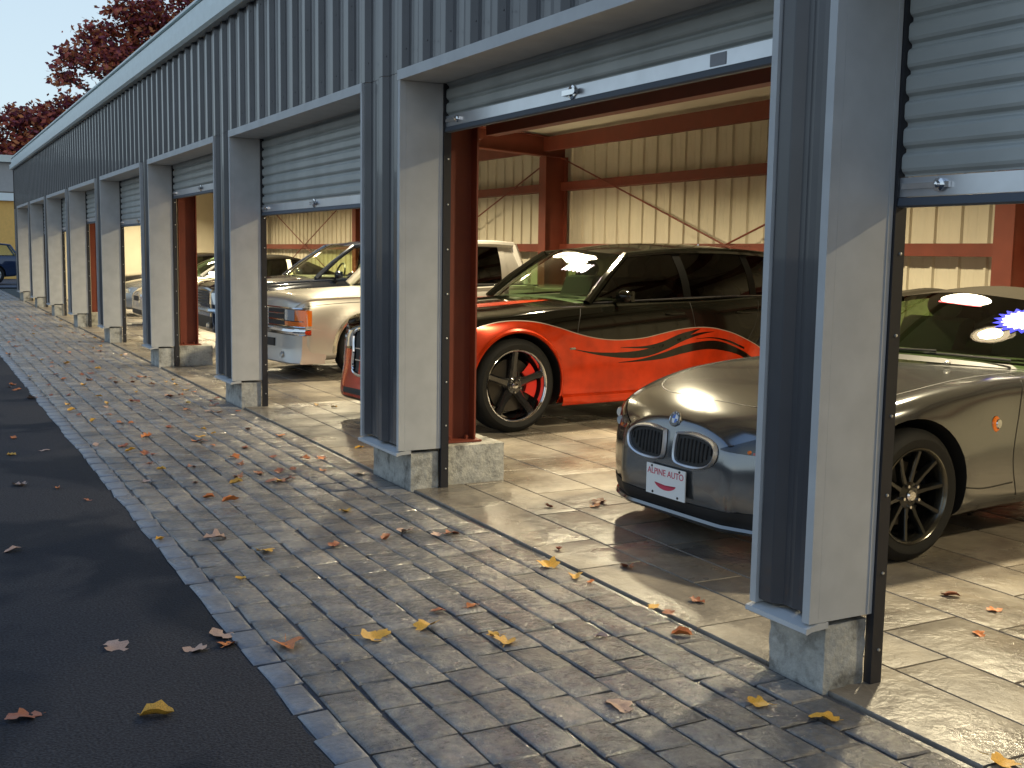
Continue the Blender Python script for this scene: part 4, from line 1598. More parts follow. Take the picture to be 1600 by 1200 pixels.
# ---------------------------------------------------------------- champagne pickup
def build_pickup():
    car = empty('pickup_truck', (1.10, 12.98, 0), R(8))
    tag(car, 'champagne coloured lowered pickup truck with square headlights and amber corner lights', 'pickup truck')
    T = dict(W=1.75, sh=.93,
             x=[0, .03, .10, .3, .75, 1.3, 2.0, 3.2, 3.35, 4.6, 4.75],
             hw=[.80, .845, .865, .872, .875, .872, .872, .872, .872, .87, .84],
             zb=[.20, .20, .20, .21, .23, .24, .24, .24, .24, .27, .32],
             zs=[.865, .895, .915, .93, .95, .975, 1.02, 1.06, 1.02, 1.02, 1.0],
             zc=[.92, .945, .965, .98, 1.005, 1.03, 1.05, 1.07, 1.03, 1.03, 1.02])
    ar = [(.78, .335, .385), (3.75, .335, .375)]
    body, bvh = car_body('body', car, M['tan'], T, ar, bull=.03, cabin=(1.5, 3.1, .70), flare=.022)
    g = dict(A0=(1.42, .77, 1.03), Ac0=(1.22, 0, 1.06), A1=(1.98, .63, 1.53), Ac1=(1.88, 0, 1.56),
             rail=[(2.3, .65, 1.565), (2.7, .65, 1.57)], C1=(3.02, .64, 1.555), Cc1=(3.02, 0, 1.58), C0=(3.14, .78, 1.07), Cc0=(3.16, 0, 1.07),
             belt=[(2.1, .80, 1.06)], crown=.02, solid={1: M['tan']}, seats=[2.0], sealmat=M['blkmat'])
    greenhouse(car, g, M['tan'], M['glass_clear'], M['glass_dark'], pil=.045, bpost=(2.80,), rail=.045, rear_glass=M['glass_dark'])
    ff = mapper(bvh, 'front', .004)
    def fq(y0, y1, z0, z1, name, mat, off=.004, par=None, n=6):
        f_ = mapper(bvh, 'front', off)
        m = MB()
        ribbon(m, [(y0, z1), ((y0 + y1) / 2, z1), (y1, z1)], [(y0, z0), ((y0 + y1) / 2, z0), (y1, z0)], n, 3, f_)
        return m.build(name, mat, par or car, True)
    gr = fq(-.82, .82, .595, .80, 'front_grille', M['blkmat'], .003, n=30)
    for zz in (.80, .735, .665, .595):
        m = MB()
        m.tube([ff(a, zz) + Vector((-.004, 0, 0)) for a in (np.linspace(-.84, .84, 30) if zz in (.80, .595) else np.linspace(-.44, .44, 16))], .014 if zz in (.80,) else .009, 6)
        m.build('grille_bar', M['chrome'], gr, True)
    m = MB()
    m.tube([ff(0, zz) + Vector((-.004, 0, 0)) for zz in (.595, .80)], .012, 6)
    m.build('grille_bar', M['chrome'], gr, True)
    for s in (-1, 1):
        hl = fq(*((s * .46, s * .70)), .665, .785, 'headlight', M['lens'], .012)
        fq(s * .46, s * .845, .605, .655, 'turn_signal', M['amber'], .012, n=10)
        fq(s * .705, s * .84, .665, .785, 'corner_light', M['amber'], .012, n=8)
        fs_ = mapper(bvh, 'side', .003, s)
        m = MB()
        ribbon(m, [(.02, .785), (.11, .782)], [(.02, .61), (.10, .61)], 5, 4, fs_)
        m.build('corner_light', M['amber'], car, True)
        # wheel arch chrome lip
        cx, cz, cr_ = .78, .335, .385
        m = MB()
        rows = []
        for t in np.linspace(R(185), R(-5), 40):
            a = fs_(cx + (cr_ + .045) * math.cos(t), cz + (cr_ + .045) * math.sin(t))
            b = fs_(cx + (cr_ + .003) * math.cos(t), cz + (cr_ + .003) * math.sin(t))
            rows.append([a, (a + b) / 2 + Vector((0, s * .016, 0)), b + Vector((0, s * .012, 0)), b + Vector((0, -s * .04, 0))])
        m.grid(rows)
        m.build('arch_trim', simple_cache('polished champagne trim', (.6, .57, .5), .15, .8), car, True)
        wheel(car, .78, s, .865, .335, .215, .22, 'other', M['chrome'], M['chrome'])
        wheel(car, 3.75, s, .865, .335, .215, .22, 'other', M['chrome'], M['chrome'])
        mirror(car, 1.56, .84, 1.08, M['chrome'] if False else M['blkgloss'], s)
        shut_line(car, bvh, [(1.40, 1.0), (1.40, .7), (1.45, .3)], 'side', s)
        shut_line(car, bvh, [(2.80, 1.03), (2.80, .7), (2.78, .3)], 'side', s)
        shut_line(car, bvh, [(3.22, 1.05), (3.22, .7), (3.22, .3)], 'side', s)
        shut_line(car, bvh, [(.03, .83), (.5, .865), (1.40, .895)], 'side', s)
    # chrome bumper wrapped round the corners
    m = MB()
    ys = np.linspace(-.86, .86, 31)
    rows = []
    for yy in ys:
        q = ff(max(-.84, min(.84, yy)), .55)
        ex = .05 * (abs(yy) / .86) ** 6
        rows.append([(q.x - .03, yy, .578), (q.x - .058 + ex, yy, .572), (q.x - .068 + ex, yy, .545), (q.x - .058 + ex, yy, .515), (q.x - .03, yy, .508)])
    for s in (1,):
        rows.append([(r[0] + .20, r[1] + .01, r[2]) for r in rows[-1]])
    rows.insert(0, [(r[0] + .20, r[1] - .01, r[2]) for r in rows[0]])
    m.grid(rows)
    m.build('front_bumper', M['chrome'], car, True)
    # painted valance with fog lamps and plate recess
    m = MB()
    rows = []
    for yy in ys:
        q = ff(max(-.84, min(.84, yy)), .40)
        rows.append([(q.x - .045, yy * .985, .505), (q.x - .05, yy * .985, .36), (q.x - .06, yy * .985, .25), (q.x - .085, yy, .20), (q.x - .075, yy, .185), (q.x, yy * .98, .185)])
    rows.append([(r[0] + .30, r[1] + .01, r[2]) for r in rows[-1]])
    rows.insert(0, [(r[0] + .30, r[1] - .01, r[2]) for r in rows[0]])
    m.grid(rows)
    m.build('front_valance', M['tan'], car, True)
    q = ff(0, .4)
    MB().box(q.x - .062, -.28, .36, q.x - .046, .28, .45).build('plate_recess', M['blkmat'], car)
    for s in (-1, 1):
        MB().lathe([(-.02, 0), (-.018, .03), (0, .04)], (q.x - .062, s * .50, .275), 'x', 18).build('fog_lamp', M['lens'], car, True)
    m = MB()
    m.box(3.26, -.78, 1.045, 3.34, .78, 1.06)
    m.build('bed_rail', M['blkmat'], car)
    return car


# ---------------------------------------------------------------- plainer cars deeper in the row
def build_plain(name, label, cat, loc, rz, paint, kind='coupe', soft=None, glass='glass_green'):
    car = empty(name, (loc[0], loc[1], 0), R(rz))
    tag(car, label, cat)
    if kind == 'coupe':
        T = dict(W=1.76, sh=.90, x=[0, .06, .2, .5, .85, 1.3, 2.0, 3.0, 3.6, 4.2, 4.45],
                 hw=[.56, .70, .80, .86, .88, .87, .87, .88, .88, .84, .72], zb=[.17, .15, .15, .16, .17, .18, .18, .18, .19, .24, .34],
                 zs=[.58, .62, .67, .74, .79, .83, .86, .88, .89, .87, .82], zc=[.65, .69, .73, .79, .83, .88, .90, .92, .93, .92, .88])
        ar = [(.85, .325, .37), (3.5, .325, .37)]
        g = dict(A0=(1.55, .74, .865), Ac0=(1.25, 0, .90), A1=(2.25, .56, 1.27), Ac1=(2.12, 0, 1.31), rail=[(2.6, .57, 1.30), (2.9, .56, 1.28)],
                 C1=(3.15, .54, 1.20), Cc1=(3.2, 0, 1.25), C0=(3.85, .68, .91), Cc0=(3.95, 0, .93), belt=[(2.5, .79, .88)], crown=.02)
        posts, Rt, Rr = (2.75,), .325, .22
    else:
        T = dict(W=1.84, sh=.92, x=[0, .05, .15, .5, .85, 1.3, 2.0, 3.0, 3.6, 4.3, 4.5],
                 hw=[.72, .82, .88, .905, .915, .91, .91, .915, .915, .90, .84], zb=[.27, .25, .25, .26, .27, .28, .28, .28, .28, .32, .4],
                 zs=[.88, .93, .96, .985, 1.0, 1.03, 1.06, 1.08, 1.09, 1.09, 1.05], zc=[.94, .98, 1.0, 1.03, 1.05, 1.08, 1.09, 1.10, 1.10, 1.10, 1.07])
        ar = [(.85, .37, .42), (3.55, .37, .42)]
        g = dict(A0=(1.42, .80, 1.05), Ac0=(1.22, 0, 1.09), A1=(2.05, .64, 1.52), Ac1=(1.95, 0, 1.55), rail=[(2.6, .66, 1.57), (3.4, .66, 1.56)],
                 C1=(4.15, .63, 1.49), Cc1=(4.2, 0, 1.52), C0=(4.4, .76, 1.09), Cc0=(4.45, 0, 1.10), belt=[(2.6, .84, 1.07)], crown=.025)
        posts, Rt, Rr = (2.7, 3.5), .37, .24
    body, bvh = car_body('body', car, paint, T, ar, bull=.045, cabin=(g['A0'][0], g['C0'][0] - .1, .66), flare=.012, nx=44)
    greenhouse(car, g, paint, M[glass], M['glass_dark'] if kind != 'suv' else M['glass_clear'], roofmat=soft, pil=.032, bpost=posts)
    f4 = lambda y0, y1, z0, z1, nm, mt, off=.004: ribbon(MB(), [(y0, z1), ((y0 + y1) / 2, z1), (y1, z1)], [(y0, z0), ((y0 + y1) / 2, z0), (y1, z0)], 9, 4, mapper(bvh, 'front', off)).build(nm, mt, car, True)
    ff = mapper(bvh, 'front', .004)
    if kind == 'coupe':
        f4(-.26, .26, .46, .55, 'front_grille', M['blkmat'])
        f4(-.5, .5, .21, .30, 'lower_intake', M['blkmat'])
        for s in (-1, 1): f4(s * .42, s * .70, .50, .58, 'headlight', M['lens'])
    else:
        f4(-.46, .46, .66, .86, 'front_grille', M['blkmat'])
        for i in range(5):
            m = MB()
            m.tube([ff(a, .68 + i * .04) + Vector((-.006, 0, 0)) for a in np.linspace(-.45, .45, 12)], .008, 5)
            m.build('grille_bar', M['chrome'], car, True)
        for s in (-1, 1):
            f4(s * .52, s * .80, .68, .84, 'headlight', M['lens'], .006)
            MB().lathe([(-.02, 0), (-.018, .035), (.01, .045)], ff(s * .55, .38) + Vector((-.04, 0, 0)), 'x', 16).build('fog_lamp', M['lens'], car, True)
        m = MB()
        rows = []
        for yy in np.linspace(-.84, .84, 25):
            q = ff(max(-.8, min(.8, yy)), .58)
            rows.append([(q.x - .01, yy, .625), (q.x - .05, yy, .615), (q.x - .06, yy, .585), (q.x - .03, yy, .56)])
        m.grid(rows)
        m.build('front_bumper', simple_cache('blue chrome', (.5, .58, .68), .15, .9), car, True)
        f4(-.60, .60, .33, .50, 'lower_intake', M['blkmat'])
    for s in (-1, 1):
        for ax in ar:
            wheel(car, ax[0], s, T['W'] / 2 - .005, Rt, Rr, .21, 'other', M['silver'], M['chrome'])
        mirror(car, g['A0'][0] + .28, g['A0'][1] + .06, g['A0'][2] + .02, paint, s)
        shut_line(car, bvh, [(g['A0'][0] - .08, g['A0'][2] - .04), (g['A0'][0] - .12, .6), (g['A0'][0], .28)], 'side', s)
        shut_line(car, bvh, [(posts[0], g['A0'][2] - .03), (posts[0] + .02, .6), (posts[0] - .03, .28)], 'side', s)
        m = MB()
        a = mapper(bvh, 'side', 0, s)(posts[0] - .2, g['A0'][2] - .13)
        m.tube([a + Vector((-.08, 0, 0)), a + Vector((-.07, s * .03, 0)), a + Vector((.07, s * .03, 0)), a + Vector((.08, 0, 0))], .010, 6)
        m.build('door_handle', paint, car, True)
    return car, g


build_roadster()
build_wagon()
build_pickup()
suv, gs = build_plain('off_roader_car', 'midnight blue off-roader with a chrome bumper and slatted grille, beyond the champagne pickup', 'car', (1.15, 16.6), 0, M['darkblue'], 'suv', glass='glass_clear')
c5, g5 = build_plain('cream_coupe_car', 'cream coupe with white glare painted on as a sheet over its windscreen, beyond the dark off-roader', 'car', (1.2, 22.3), 0, M['cream'], 'coupe', soft=M['softtop'])
m = MB()
m.grid([[ws_frame(g5, v, u) for v in np.linspace(.02, .97, 6)] for u in np.linspace(-.60, .60, 9)])
m.build('windscreen_glare', simple_cache('painted white glare', (.85, .85, .8), .5), c5)  # white sheet that paints the glare onto the windscreen
build_plain('silver_coupe_car', 'silver coupe with a rounded nose, parked just inside behind the fourth light pillar', 'car', (1.40, 25.6), 0, M['silver'], 'coupe')
build_plain('dark_coupe_car', 'dark coupe deep in the row, glimpsed between the far pillars', 'car', (1.5, 29.6), 0, M['blkgloss'], 'coupe')
build_plain('navy_car', 'navy blue off-roader parked outside past the far end of the garage', 'car', (-3.4, 47.6), 0, M['outblue'], 'suv', glass='glass_dark')
LEAVES = [
    (-2.007, 4.202, 0.085, 'fl_tan', 'oak', 'pale oak leaf lying alone on the dark asphalt'),
    (-1.753, 4.051, 0.07, 'fl_tan', 'oak', 'small pale oak leaf on asphalt just left of the leaf pair at the paving edge'),
    (-1.63, 4.163, 0.085, 'fl_tan', 'oak', 'pinkish oak leaf at the asphalt edge above the yellow maple leaf'),
    (-1.636, 4.048, 0.075, 'fl_orange', 'maple', 'ochre maple leaf at the asphalt edge under the pinkish oak leaf'),
    (-1.442, 3.918, 0.11, 'fl_orange', 'maple', 'large orange red leaf on the second row of pavers from the asphalt'),
    (-1.987, 3.515, 0.085, 'fl_yellow', 'folded', 'yellow brown leaf folded up on the asphalt in the foreground'),
    (-2.363, 3.676, 0.085, 'fl_red', 'oak', 'brown oak leaf at the lower left on the asphalt'),
    (-2.234, 5.793, 0.07, 'fl_tan', 'folded', 'curled tan leaf on the asphalt at the left edge'),
    (-2.079, 7.412, 0.075, 'fl_tan', 'oak', 'pale leaf on the asphalt near the left edge, farther up'),
    (-1.879, 7.22, 0.04, 'fl_orange', 'folded', 'tiny brown leaf alone on the asphalt near the walk'),
    (-2.04, 8.53, 0.05, 'fl_yellow', 'oak', 'yellowish leaf on the asphalt in the upper left'),
    (-1.813, 8.631, 0.055, 'fl_tan', 'oak', 'tan leaf on the asphalt close to the walk edge'),
    (-1.972, 9.281, 0.06, 'fl_orange', 'folded', 'orange leaf on the asphalt far up at the left edge'),
    (-1.567, 5.676, 0.045, 'fl_yellow', 'folded', 'small yellow leaf on the border stones beside the asphalt'),
    (-1.155, 5.245, 0.085, 'fl_yellow', 'maple', 'golden yellow leaf on the pavers left of the glossy patch'),
    (-1.317, 5.59, 0.09, 'fl_tan', 'oak', 'pinkish tan leaf flat on the pavers near the asphalt'),
    (-1.382, 4.829, 0.04, 'fl_yellow', 'folded', 'small yellow leaf on the pavers below the golden yellow one'),
    (-1.143, 3.867, 0.09, 'fl_yellow', 'maple', 'larger yellow leaf of the overlapping pair in the middle of the walk'),
    (-1.084, 3.887, 0.065, 'fl_yellow', 'maple', 'smaller golden leaf leaning on the overlapping pair in the middle of the walk'),
    (-0.907, 3.885, 0.09, 'fl_yellow', 'maple', 'pale yellow leaf beside a small red leaf on the walk'),
    (-0.78, 4.041, 0.055, 'fl_red', 'folded', 'small dark red curled leaf behind the pale yellow one'),
    (-0.622, 4.05, 0.055, 'fl_orange', 'oak', 'orange leaf on the pavers toward the garage'),
    (-0.706, 3.604, 0.085, 'fl_yellow', 'maple', 'orange yellow leaf of the pair near the middle of the walk'),
    (-0.708, 3.684, 0.055, 'fl_yellow', 'maple', 'small bright yellow leaf behind its larger orange neighbour'),
    (-0.343, 3.502, 0.045, 'fl_tan', 'folded', 'small cream leaf on the pavers before the roadster'),
    (-0.049, 3.387, 0.065, 'fl_orange', 'folded', 'upright orange leaf standing in a joint near the garage floor'),
    (-0.654, 2.913, 0.085, 'fl_tan', 'oak', 'faded grey brown leaf in the foreground pavers'),
    (-0.23, 2.725, 0.075, 'fl_yellow', 'maple', 'bright orange yellow leaf left of the near pillar foot'),
    (-0.117, 2.546, 0.075, 'fl_yellow', 'oak', 'amber leaf below the near pillar foot'),
    (0.132, 2.082, 0.085, 'fl_yellow', 'maple', 'amber leaf at the bottom right corner'),
    (-0.037, 4.431, 0.1, 'fl_yellow', 'maple', 'broad yellow leaf where the pavers meet the slab floor'),
    (-0.016, 4.226, 0.06, 'fl_yellow', 'oak', 'small yellow leaf just right of the broad yellow one'),
    (0.003, 4.129, 0.035, 'fl_orange', 'folded', 'tiny brown leaf beside the small yellow leaf at the floor joint'),
    (0.052, 3.723, 0.05, 'fl_yellow', 'oak', 'narrow yellow leaf on the floor joint'),
    (0.058, 3.618, 0.05, 'fl_red', 'oak', 'brown leaf just right of the narrow yellow leaf on the joint'),
    (0.265, 3.699, 0.055, 'fl_red', 'oak', 'red brown leaf on the slab floor left of the near pillar'),
    (0.284, 4.27, 0.065, 'fl_red', 'oak', 'dark crumpled leaf on the slab floor in front of the roadster'),
    (-0.518, 5.881, 0.075, 'fl_yellow', 'maple', 'golden leaf upright on the pavers before the second pillar'),
    (-0.815, 5.208, 0.065, 'fl_red', 'oak', 'dull red leaf beside the wet glossy patch'),
    (-0.537, 5.219, 0.06, 'fl_red', 'folded', 'rust coloured leaf on the pavers below the second pillar'),
    (-0.393, 5.328, 0.075, 'fl_tan', 'oak', 'pale pink leaf on the pavers below the second pillar'),
    (-0.28, 5.173, 0.055, 'fl_tan', 'oak', 'small pale leaf right of the pale pink one'),
    (-0.191, 5.177, 0.07, 'fl_red', 'oak', 'thin brown leaf near the end of the second pillar shadow'),
    (-0.232, 7.514, 0.075, 'fl_orange', 'folded', 'orange leaf standing on the pavers left of the second pillar'),
    (-0.64, 6.846, 0.1, 'fl_red', 'oak', 'large dark red leaf with raised lobes in mid walk'),
    (-0.553, 6.874, 0.07, 'fl_red', 'oak', 'second dark red leaf touching the large one in mid walk'),
    (-0.668, 7.754, 0.075, 'fl_orange', 'maple', 'orange brown leaf in mid walk'),
    (-1.03, 6.414, 0.08, 'fl_orange', 'folded', 'narrow orange leaf in mid walk'),
    (-1.124, 6.55, 0.055, 'fl_orange', 'folded', 'small orange leaf just left of the narrow orange one'),
    (-0.407, 7.697, 0.05, 'fl_red', 'oak', 'little red leaf between two orange ones'),
    (-0.741, 8.543, 0.095, 'fl_orange', 'oak', 'rusty leaf lying by a paver joint farther up the walk'),
    (-0.681, 8.745, 0.06, 'fl_yellow', 'oak', 'yellow leaf tucked behind the rusty one'),
    (-1.057, 8.901, 0.08, 'fl_orange', 'oak', 'orange brown leaf in the left half of the walk'),
    (-1.006, 7.539, 0.05, 'fl_red', 'oak', 'dark leaf fragment in the left half of the walk'),
    (0.715, 10.135, 0.06, 'fl_yellow', 'folded', 'pale yellow leaf on the slabs before the pickup'),
    (0.821, 9.951, 0.06, 'fl_yellow', 'folded', 'golden leaf on the slabs before the wagon nose'),
    (0.274, 7.809, 0.055, 'fl_yellow', 'oak', 'yellow leaf at the foot of the second pillar'),
    (-0.252, 7.066, 0.05, 'fl_orange', 'oak', 'amber leaf left of the second pillar footing'),
    (0.58, 5.513, 0.05, 'fl_red', 'folded', 'dark leaf scrap on the bright slab beside the roadster'),
    (0.921, 5.508, 0.09, 'fl_red', 'oak', 'red brown leaf cluster near the roadster plate'),
    (0.836, 5.416, 0.06, 'fl_orange', 'oak', 'small brown leaf under the red brown cluster'),
    (1.32, 3.293, 0.065, 'fl_red', 'folded', 'dark red crumpled leaf on the floor below the roadster wheel'),
    (1.323, 3.067, 0.05, 'fl_orange', 'oak', 'faint orange leaf on the floor right of the dark red one'),
    (1.009, 2.891, 0.045, 'fl_orange', 'oak', 'small orange red leaf nearest the right edge of the floor'),
    (0.154, 4.67, 0.045, 'fl_red', 'folded', 'black brown scrap in the bright pool on the slab'),
    (-0.161, 11.74, 0.07, 'fl_yellow', 'maple', 'yellow leaf at the edge of the fourth pillar bay'),
    (-0.418, 11.283, 0.08, 'fl_red', 'oak', 'brown leaf on the far walk before the fourth pillar'),
    (-0.201, 12.556, 0.05, 'fl_yellow', 'folded', 'small bright leaf by the fourth pillar footing'),
    (-0.79, 11.016, 0.09, 'fl_red', 'oak', 'broad brown leaf far up the walk'),
    (-0.678, 13.064, 0.075, 'fl_orange', 'oak', 'orange leaf far up the walk'),
    (-0.639, 15.07, 0.08, 'fl_red', 'oak', 'russet leaf far up the walk toward the left'),
    (-1.172, 13.177, 0.08, 'fl_orange', 'oak', 'orange leaf near the walk edge in the distance'),
    (-1.628, 11.696, 0.1, 'fl_tan', 'oak', 'pale leaf on the asphalt beside the distant walk edge'),
    (-1.701, 12.437, 0.07, 'fl_orange', 'oak', 'orange leaf on the asphalt in the distance'),
    (-1.714, 12.923, 0.07, 'fl_orange', 'oak', 'rusty leaf on the asphalt in the far left distance'),
]


def leaf_outline(kind, r):
    if kind == 'oak':
        k = 26
        pts = []
        for i in range(k):
            t = 2 * math.pi * i / k
            x = math.cos(t)
            lob = 1 + .42 * math.cos(7 * abs(((t + math.pi) % (2 * math.pi)) - math.pi)) * (1 - .25 * x)
            pts.append((.5 * x * (1.0), .27 * math.sin(t) * lob * (1.15 - .3 * x) + r.uniform(-.012, .012)))
        return pts
    if kind == 'maple':
        pts = []
        for (a, l) in ((0, .52), (12, .44), (24, .33), (36, .44), (50, .49), (64, .38), (80, .30), (98, .40), (118, .36), (140, .26), (172, .24), (188, .24), (220, .26), (242, .36), (262, .40), (280, .30), (296, .38), (310, .49), (324, .44), (336, .33), (348, .44)):
            t = R(a + r.uniform(-4, 4))
            l *= r.uniform(.9, 1.1)
            pts.append((l * math.cos(t) - .05, l * math.sin(t)))
        return pts
    return [(.48 * math.cos(2 * math.pi * i / 14), .24 * math.sin(2 * math.pi * i / 14) * (1 + .25 * (i % 2)) + r.uniform(-.02, .02)) for i in range(14)]


def make_leaf(kind, seed, mat):
    r = random.Random(seed)
    o = leaf_outline(kind, r)
    curl = {'oak': .30, 'maple': .26, 'folded': .9}[kind] * r.uniform(.6, 1.3)
    ph = r.uniform(0, 6)
    def up(x, y): return (curl * (abs(y) ** 1.4 * 1.5 + .35 * x * x) + .05 * math.sin(7 * x + ph) + .04 * math.sin(9 * y + ph * 2))
    rings = []
    vs_ = [(0, 0, up(0, 0))]
    for s in (.5, 1):
        vs_ += [(x * s, y * s, up(x * s, y * s)) for x, y in o]
    n = len(o)
    fs = [(0, 1 + i, 1 + (i + 1) % n) for i in range(n)] + [(1 + i, 1 + n + i, 1 + n + (i + 1) % n, 1 + (i + 1) % n) for i in range(n)]
    m = MB().add(vs_, fs)
    st = .30 if kind != 'folded' else .2
    m.tube([(-.34, 0, up(-.3, 0) * .6), (-.34 - st * .6, .03, .02), (-.34 - st, .05, .05)], [.014, .010, .008], 4)
    return m.mesh('fallen_leaf', mat, True, R(60))


zoff = 0.003
for i, (x, y, s, c, sh, l) in enumerate(LEAVES):
    me = make_leaf(sh, 100 + i, M[c])
    zmin = min(v.co.z for v in me.vertices)
    base = (-.010 if x < -1.61 else 0.002)
    o = link('fallen_leaf', me, None, (x, y, base - zmin * s + .001), (random.uniform(-.15, .15), random.uniform(-.15, .15), random.uniform(0, 6.28)))
    o.scale = (s * 1.3,) * 3
    tag(o, l, 'leaf', 'fallen leaves on the paving and asphalt')
lm = [make_leaf(k, 900 + j, M[c]) for j, (k, c) in enumerate([('oak', 'fl_red'), ('oak', 'fl_orange'), ('maple', 'fl_orange'), ('folded', 'fl_yellow'), ('oak', 'fl_tan'), ('oak', 'fl_red')])]
r = random.Random(5)
for i in range(150):
    t = r.random()
    y = 6.8 + 20 * t ** 1.5
    x = r.uniform(-1.5, .0) if r.random() < .85 else r.uniform(-3.2, -1.7)
    s = r.uniform(.045, .095)
    base = (-.010 if x < -1.61 else 0.002)
    pi = r.randrange(6)
    o = link('fallen_leaf', lm[pi], None, (x, y, base + s * .05), (r.uniform(-.2, .2), r.uniform(-.2, .2), r.uniform(0, 6.28)))
    o.scale = (s,) * 3
    kn = ['small brown lobed leaf', 'small rusty lobed leaf', 'small orange pointed leaf', 'small yellow curled leaf', 'small pale tan leaf', 'small crumpled brown leaf'][pi]
    if x < -1.61: wh, gp = 'on the distant asphalt beside the walk', 'on the distant asphalt'
    elif y < 11: wh, gp = 'on the walk between the second and third pillars', 'up to the third pillar'
    elif y < 17: wh, gp = 'on the walk between the third and fifth pillars', 'up to the fifth pillar'
    else: wh, gp = 'far up the walk past the fifth pillar', 'past the fifth pillar'
    tag(o, kn + ' lying ' + wh, 'leaf', kn.replace('leaf', 'leaves') + ' ' + gp)


# ---------------------------------------------------------------- trees behind the roof
def tree(name, label, base, trunk_h, lobes, mats, seed, n_leaf, ls):
    r = random.Random(seed)
    T = empty(name, base)
    tag(T, label, 'tree')
    m = MB()
    top = Vector((0, 0, trunk_h))
    m.tube([(0, 0, -.1), (.1, 0, trunk_h * .5), top], [.45, .32, .26], 10)
    lv = []
    for (c, rad) in lobes:
        c = Vector((c[0], c[1], c[2] + trunk_h))
        mid = top.lerp(c, .5) + Vector((r.uniform(-.4, .4), r.uniform(-.4, .4), r.uniform(.1, .6)))
        m.tube(catmull([top, mid, c], 8), [.17, .15, .13, .11, .09, .07, .05, .035], 6)
        tips = []
        for k in range(15):
            d = Vector((r.gauss(0, 1), r.gauss(0, 1), r.gauss(0, .75))).normalized()
            e = c + Vector((d.x * rad[0], d.y * rad[1], d.z * rad[2])) * r.uniform(.65, 1.05)
            st = c.lerp(e, .15) if r.random() < .6 else mid.lerp(c, r.uniform(.5, 1))
            q = st.lerp(e, .55) + Vector((r.uniform(-.2, .2), r.uniform(-.2, .2), r.uniform(0, .3)))
            m.tube([st, q, e], [.035, .022, .010], 4)
            tips += [q, e, q.lerp(e, .5), st.lerp(q, .6)]
        for k in range(int(n_leaf * rad[0] * rad[2])):
            t = r.choice(tips)
            sg = .16 + .10 * rad[0]
            p = t + Vector((r.gauss(0, sg * 1.3), r.gauss(0, sg * 1.3), r.gauss(0, sg * .7)))
            lv.append(p)
    m.build('trunk', M['bark'], T, True)
    f = MB()
    for p in lv:
        a = Vector((r.gauss(0, 1), r.gauss(0, 1), r.gauss(0, .6))).normalized()
        b = a.cross(Vector((r.gauss(0, 1), r.gauss(0, 1), r.gauss(0, 1)))).normalized()
        s = ls * r.uniform(.6, 1.3)
        f.add([p - a * s, p + b * s * .55, p + a * s, p - b * s * .55], [(0, 1, 2, 3)], r.choices((0, 1, 2), (4, 3, 4))[0])
    f.build('crown', mats, T)
    return T


fm = [M['leafA'], M['leafB'], M['leafC']]
tree('autumn_tree', 'tall russet autumn tree rising behind the garage roof, with drooping left branches', (9.5, 60, 0), 6.5,
     [((-1.6, 0, 6.4), (1.5, 1.3, 1.0)), ((-3.3, .3, 5.3), (1.2, 1.1, .7)), ((-4.8, 0, 4.1), (.9, .8, .55)), ((-2.9, -.3, 3.9), (1.2, 1.2, .8)), ((-1.2, .2, 4.6), (1.5, 1.3, 1.1)),
      ((.6, 0, 6.0), (1.6, 1.4, 1.2)), ((1.0, .5, 8.0), (1.7, 1.4, 1.1)), ((-3.0, 0, 2.6), (1.0, 1., .6)), ((-1.3, 0, 2.8), (1.3, 1.2, .9)), ((2.6, 0, 7.2), (1.5, 1.4, 1.2)),
      ((-5.1, .2, 3.2), (.45, .5, .5)), ((.8, 0, 3.6), (1.4, 1.2, .9)), ((3.4, .3, 9.2), (1.4, 1.2, .9)), ((2.6, 0, 4.6), (1.5, 1.3, 1.0)), ((-.6, 0, 8.3), (1.1, 1.1, .7))], fm, 3, 1000, .15)
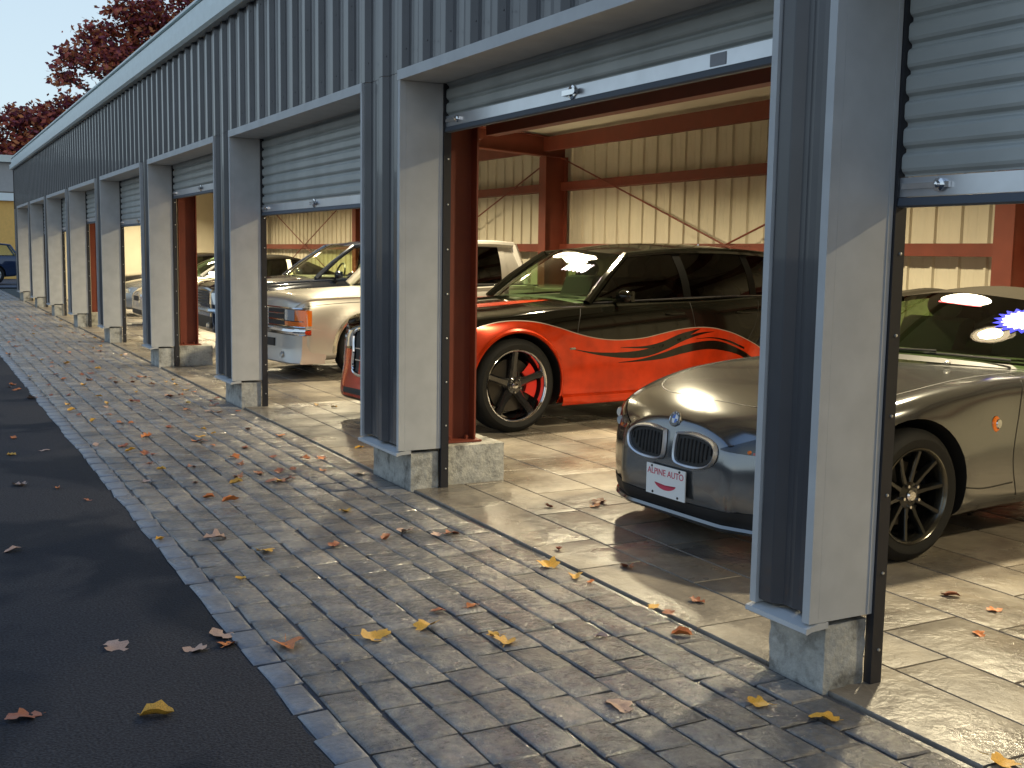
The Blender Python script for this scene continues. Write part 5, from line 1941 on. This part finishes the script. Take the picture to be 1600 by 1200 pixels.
tree('autumn_tree', 'lower rust coloured tree over the beige building at the far left', (3.2, 64, 0), 4.4,
     [((-.9, 0, 3.4), (1.1, 1., .75)), ((.8, 0, 3.7), (1.1, 1., .8)), ((-2.1, 0, 2.5), (1.0, .9, .7)), ((2.2, 0, 4.4), (1.0, .9, .6)), ((0, 0, 2.3), (1.3, 1., .8)), ((2.4, 0, 2.9), (1.2, 1., .8)), ((-.4, 0, 1.6), (1.3, 1., .8)), ((1.6, 0, 2.2), (1.2, 1., .7)),
      ((-3.3, 0, 1.9), (.9, .9, .6)), ((3.6, .4, 5.0), (.9, .8, .5)), ((-1.6, 0, 1.2), (1.3, 1., .8)), ((1.2, 0, 1.2), (1.3, 1, .9))], fm, 11, 1000, .15)
tree('autumn_tree', 'small maroon tree at the left edge beyond the beige building', (-2.2, 66, 0), 3.9,
     [((1.2, 0, 2.6), (.9, .9, .6)), ((0, 0, 3.0), (1.1, 1, .7)), ((-1.3, 0, 2.4), (1.1, 1, .7)), ((.3, 0, 1.4), (1.3, 1, .8)), ((-2.6, 0, 1.8), (1., 1, .7))], fm, 21, 1000, .15)

# ---------------------------------------------------------------- beige building at the far left
B = empty('beige_building', (-6, 55, 0))
tag(B, 'beige and orange flat roofed building with white band, past the garage end', 'building')
MB().box(-14, 0, 3.84, 14, 9, 5.12).build('upper_wall', simple('beige render', (.42, .39, .36), .8, var=.05), B)
MB().box(-14.25, -.25, 5.123, 14.25, 9.25, 5.42).build('roof_trim', simple('cream trim', (.75, .75, .66), .6), B)
MB().box(-14.05, -.05, 3.78, 14.05, 9, 3.837).build('band_edge', simple('brown strip', (.12, .09, .06), .7), B)
MB().box(-14.2, -.2, 3.44, 14.2, 9, 3.777).build('white_band', simple('white band', (.85, .87, .82), .5), B)
MB().box(-14, 0, 0, 14, 9, 3.437).build('lower_wall', simple('orange wall with painted lamplight', (.90, .50, .13), .7, var=.06), B)  # lamplight on the orange lower wall is put into its colour
for wx in (-10.5, -5.5, -.5):
    w = MB().box(wx, -.03, 1.0, wx + 2.2, -.002, 2.6).build('window', M['blkgloss'], B)
    MB().box(wx - .08, -.06, .92, wx + 2.28, -.031, 1.0).build('window_sill', M['trim'], w)
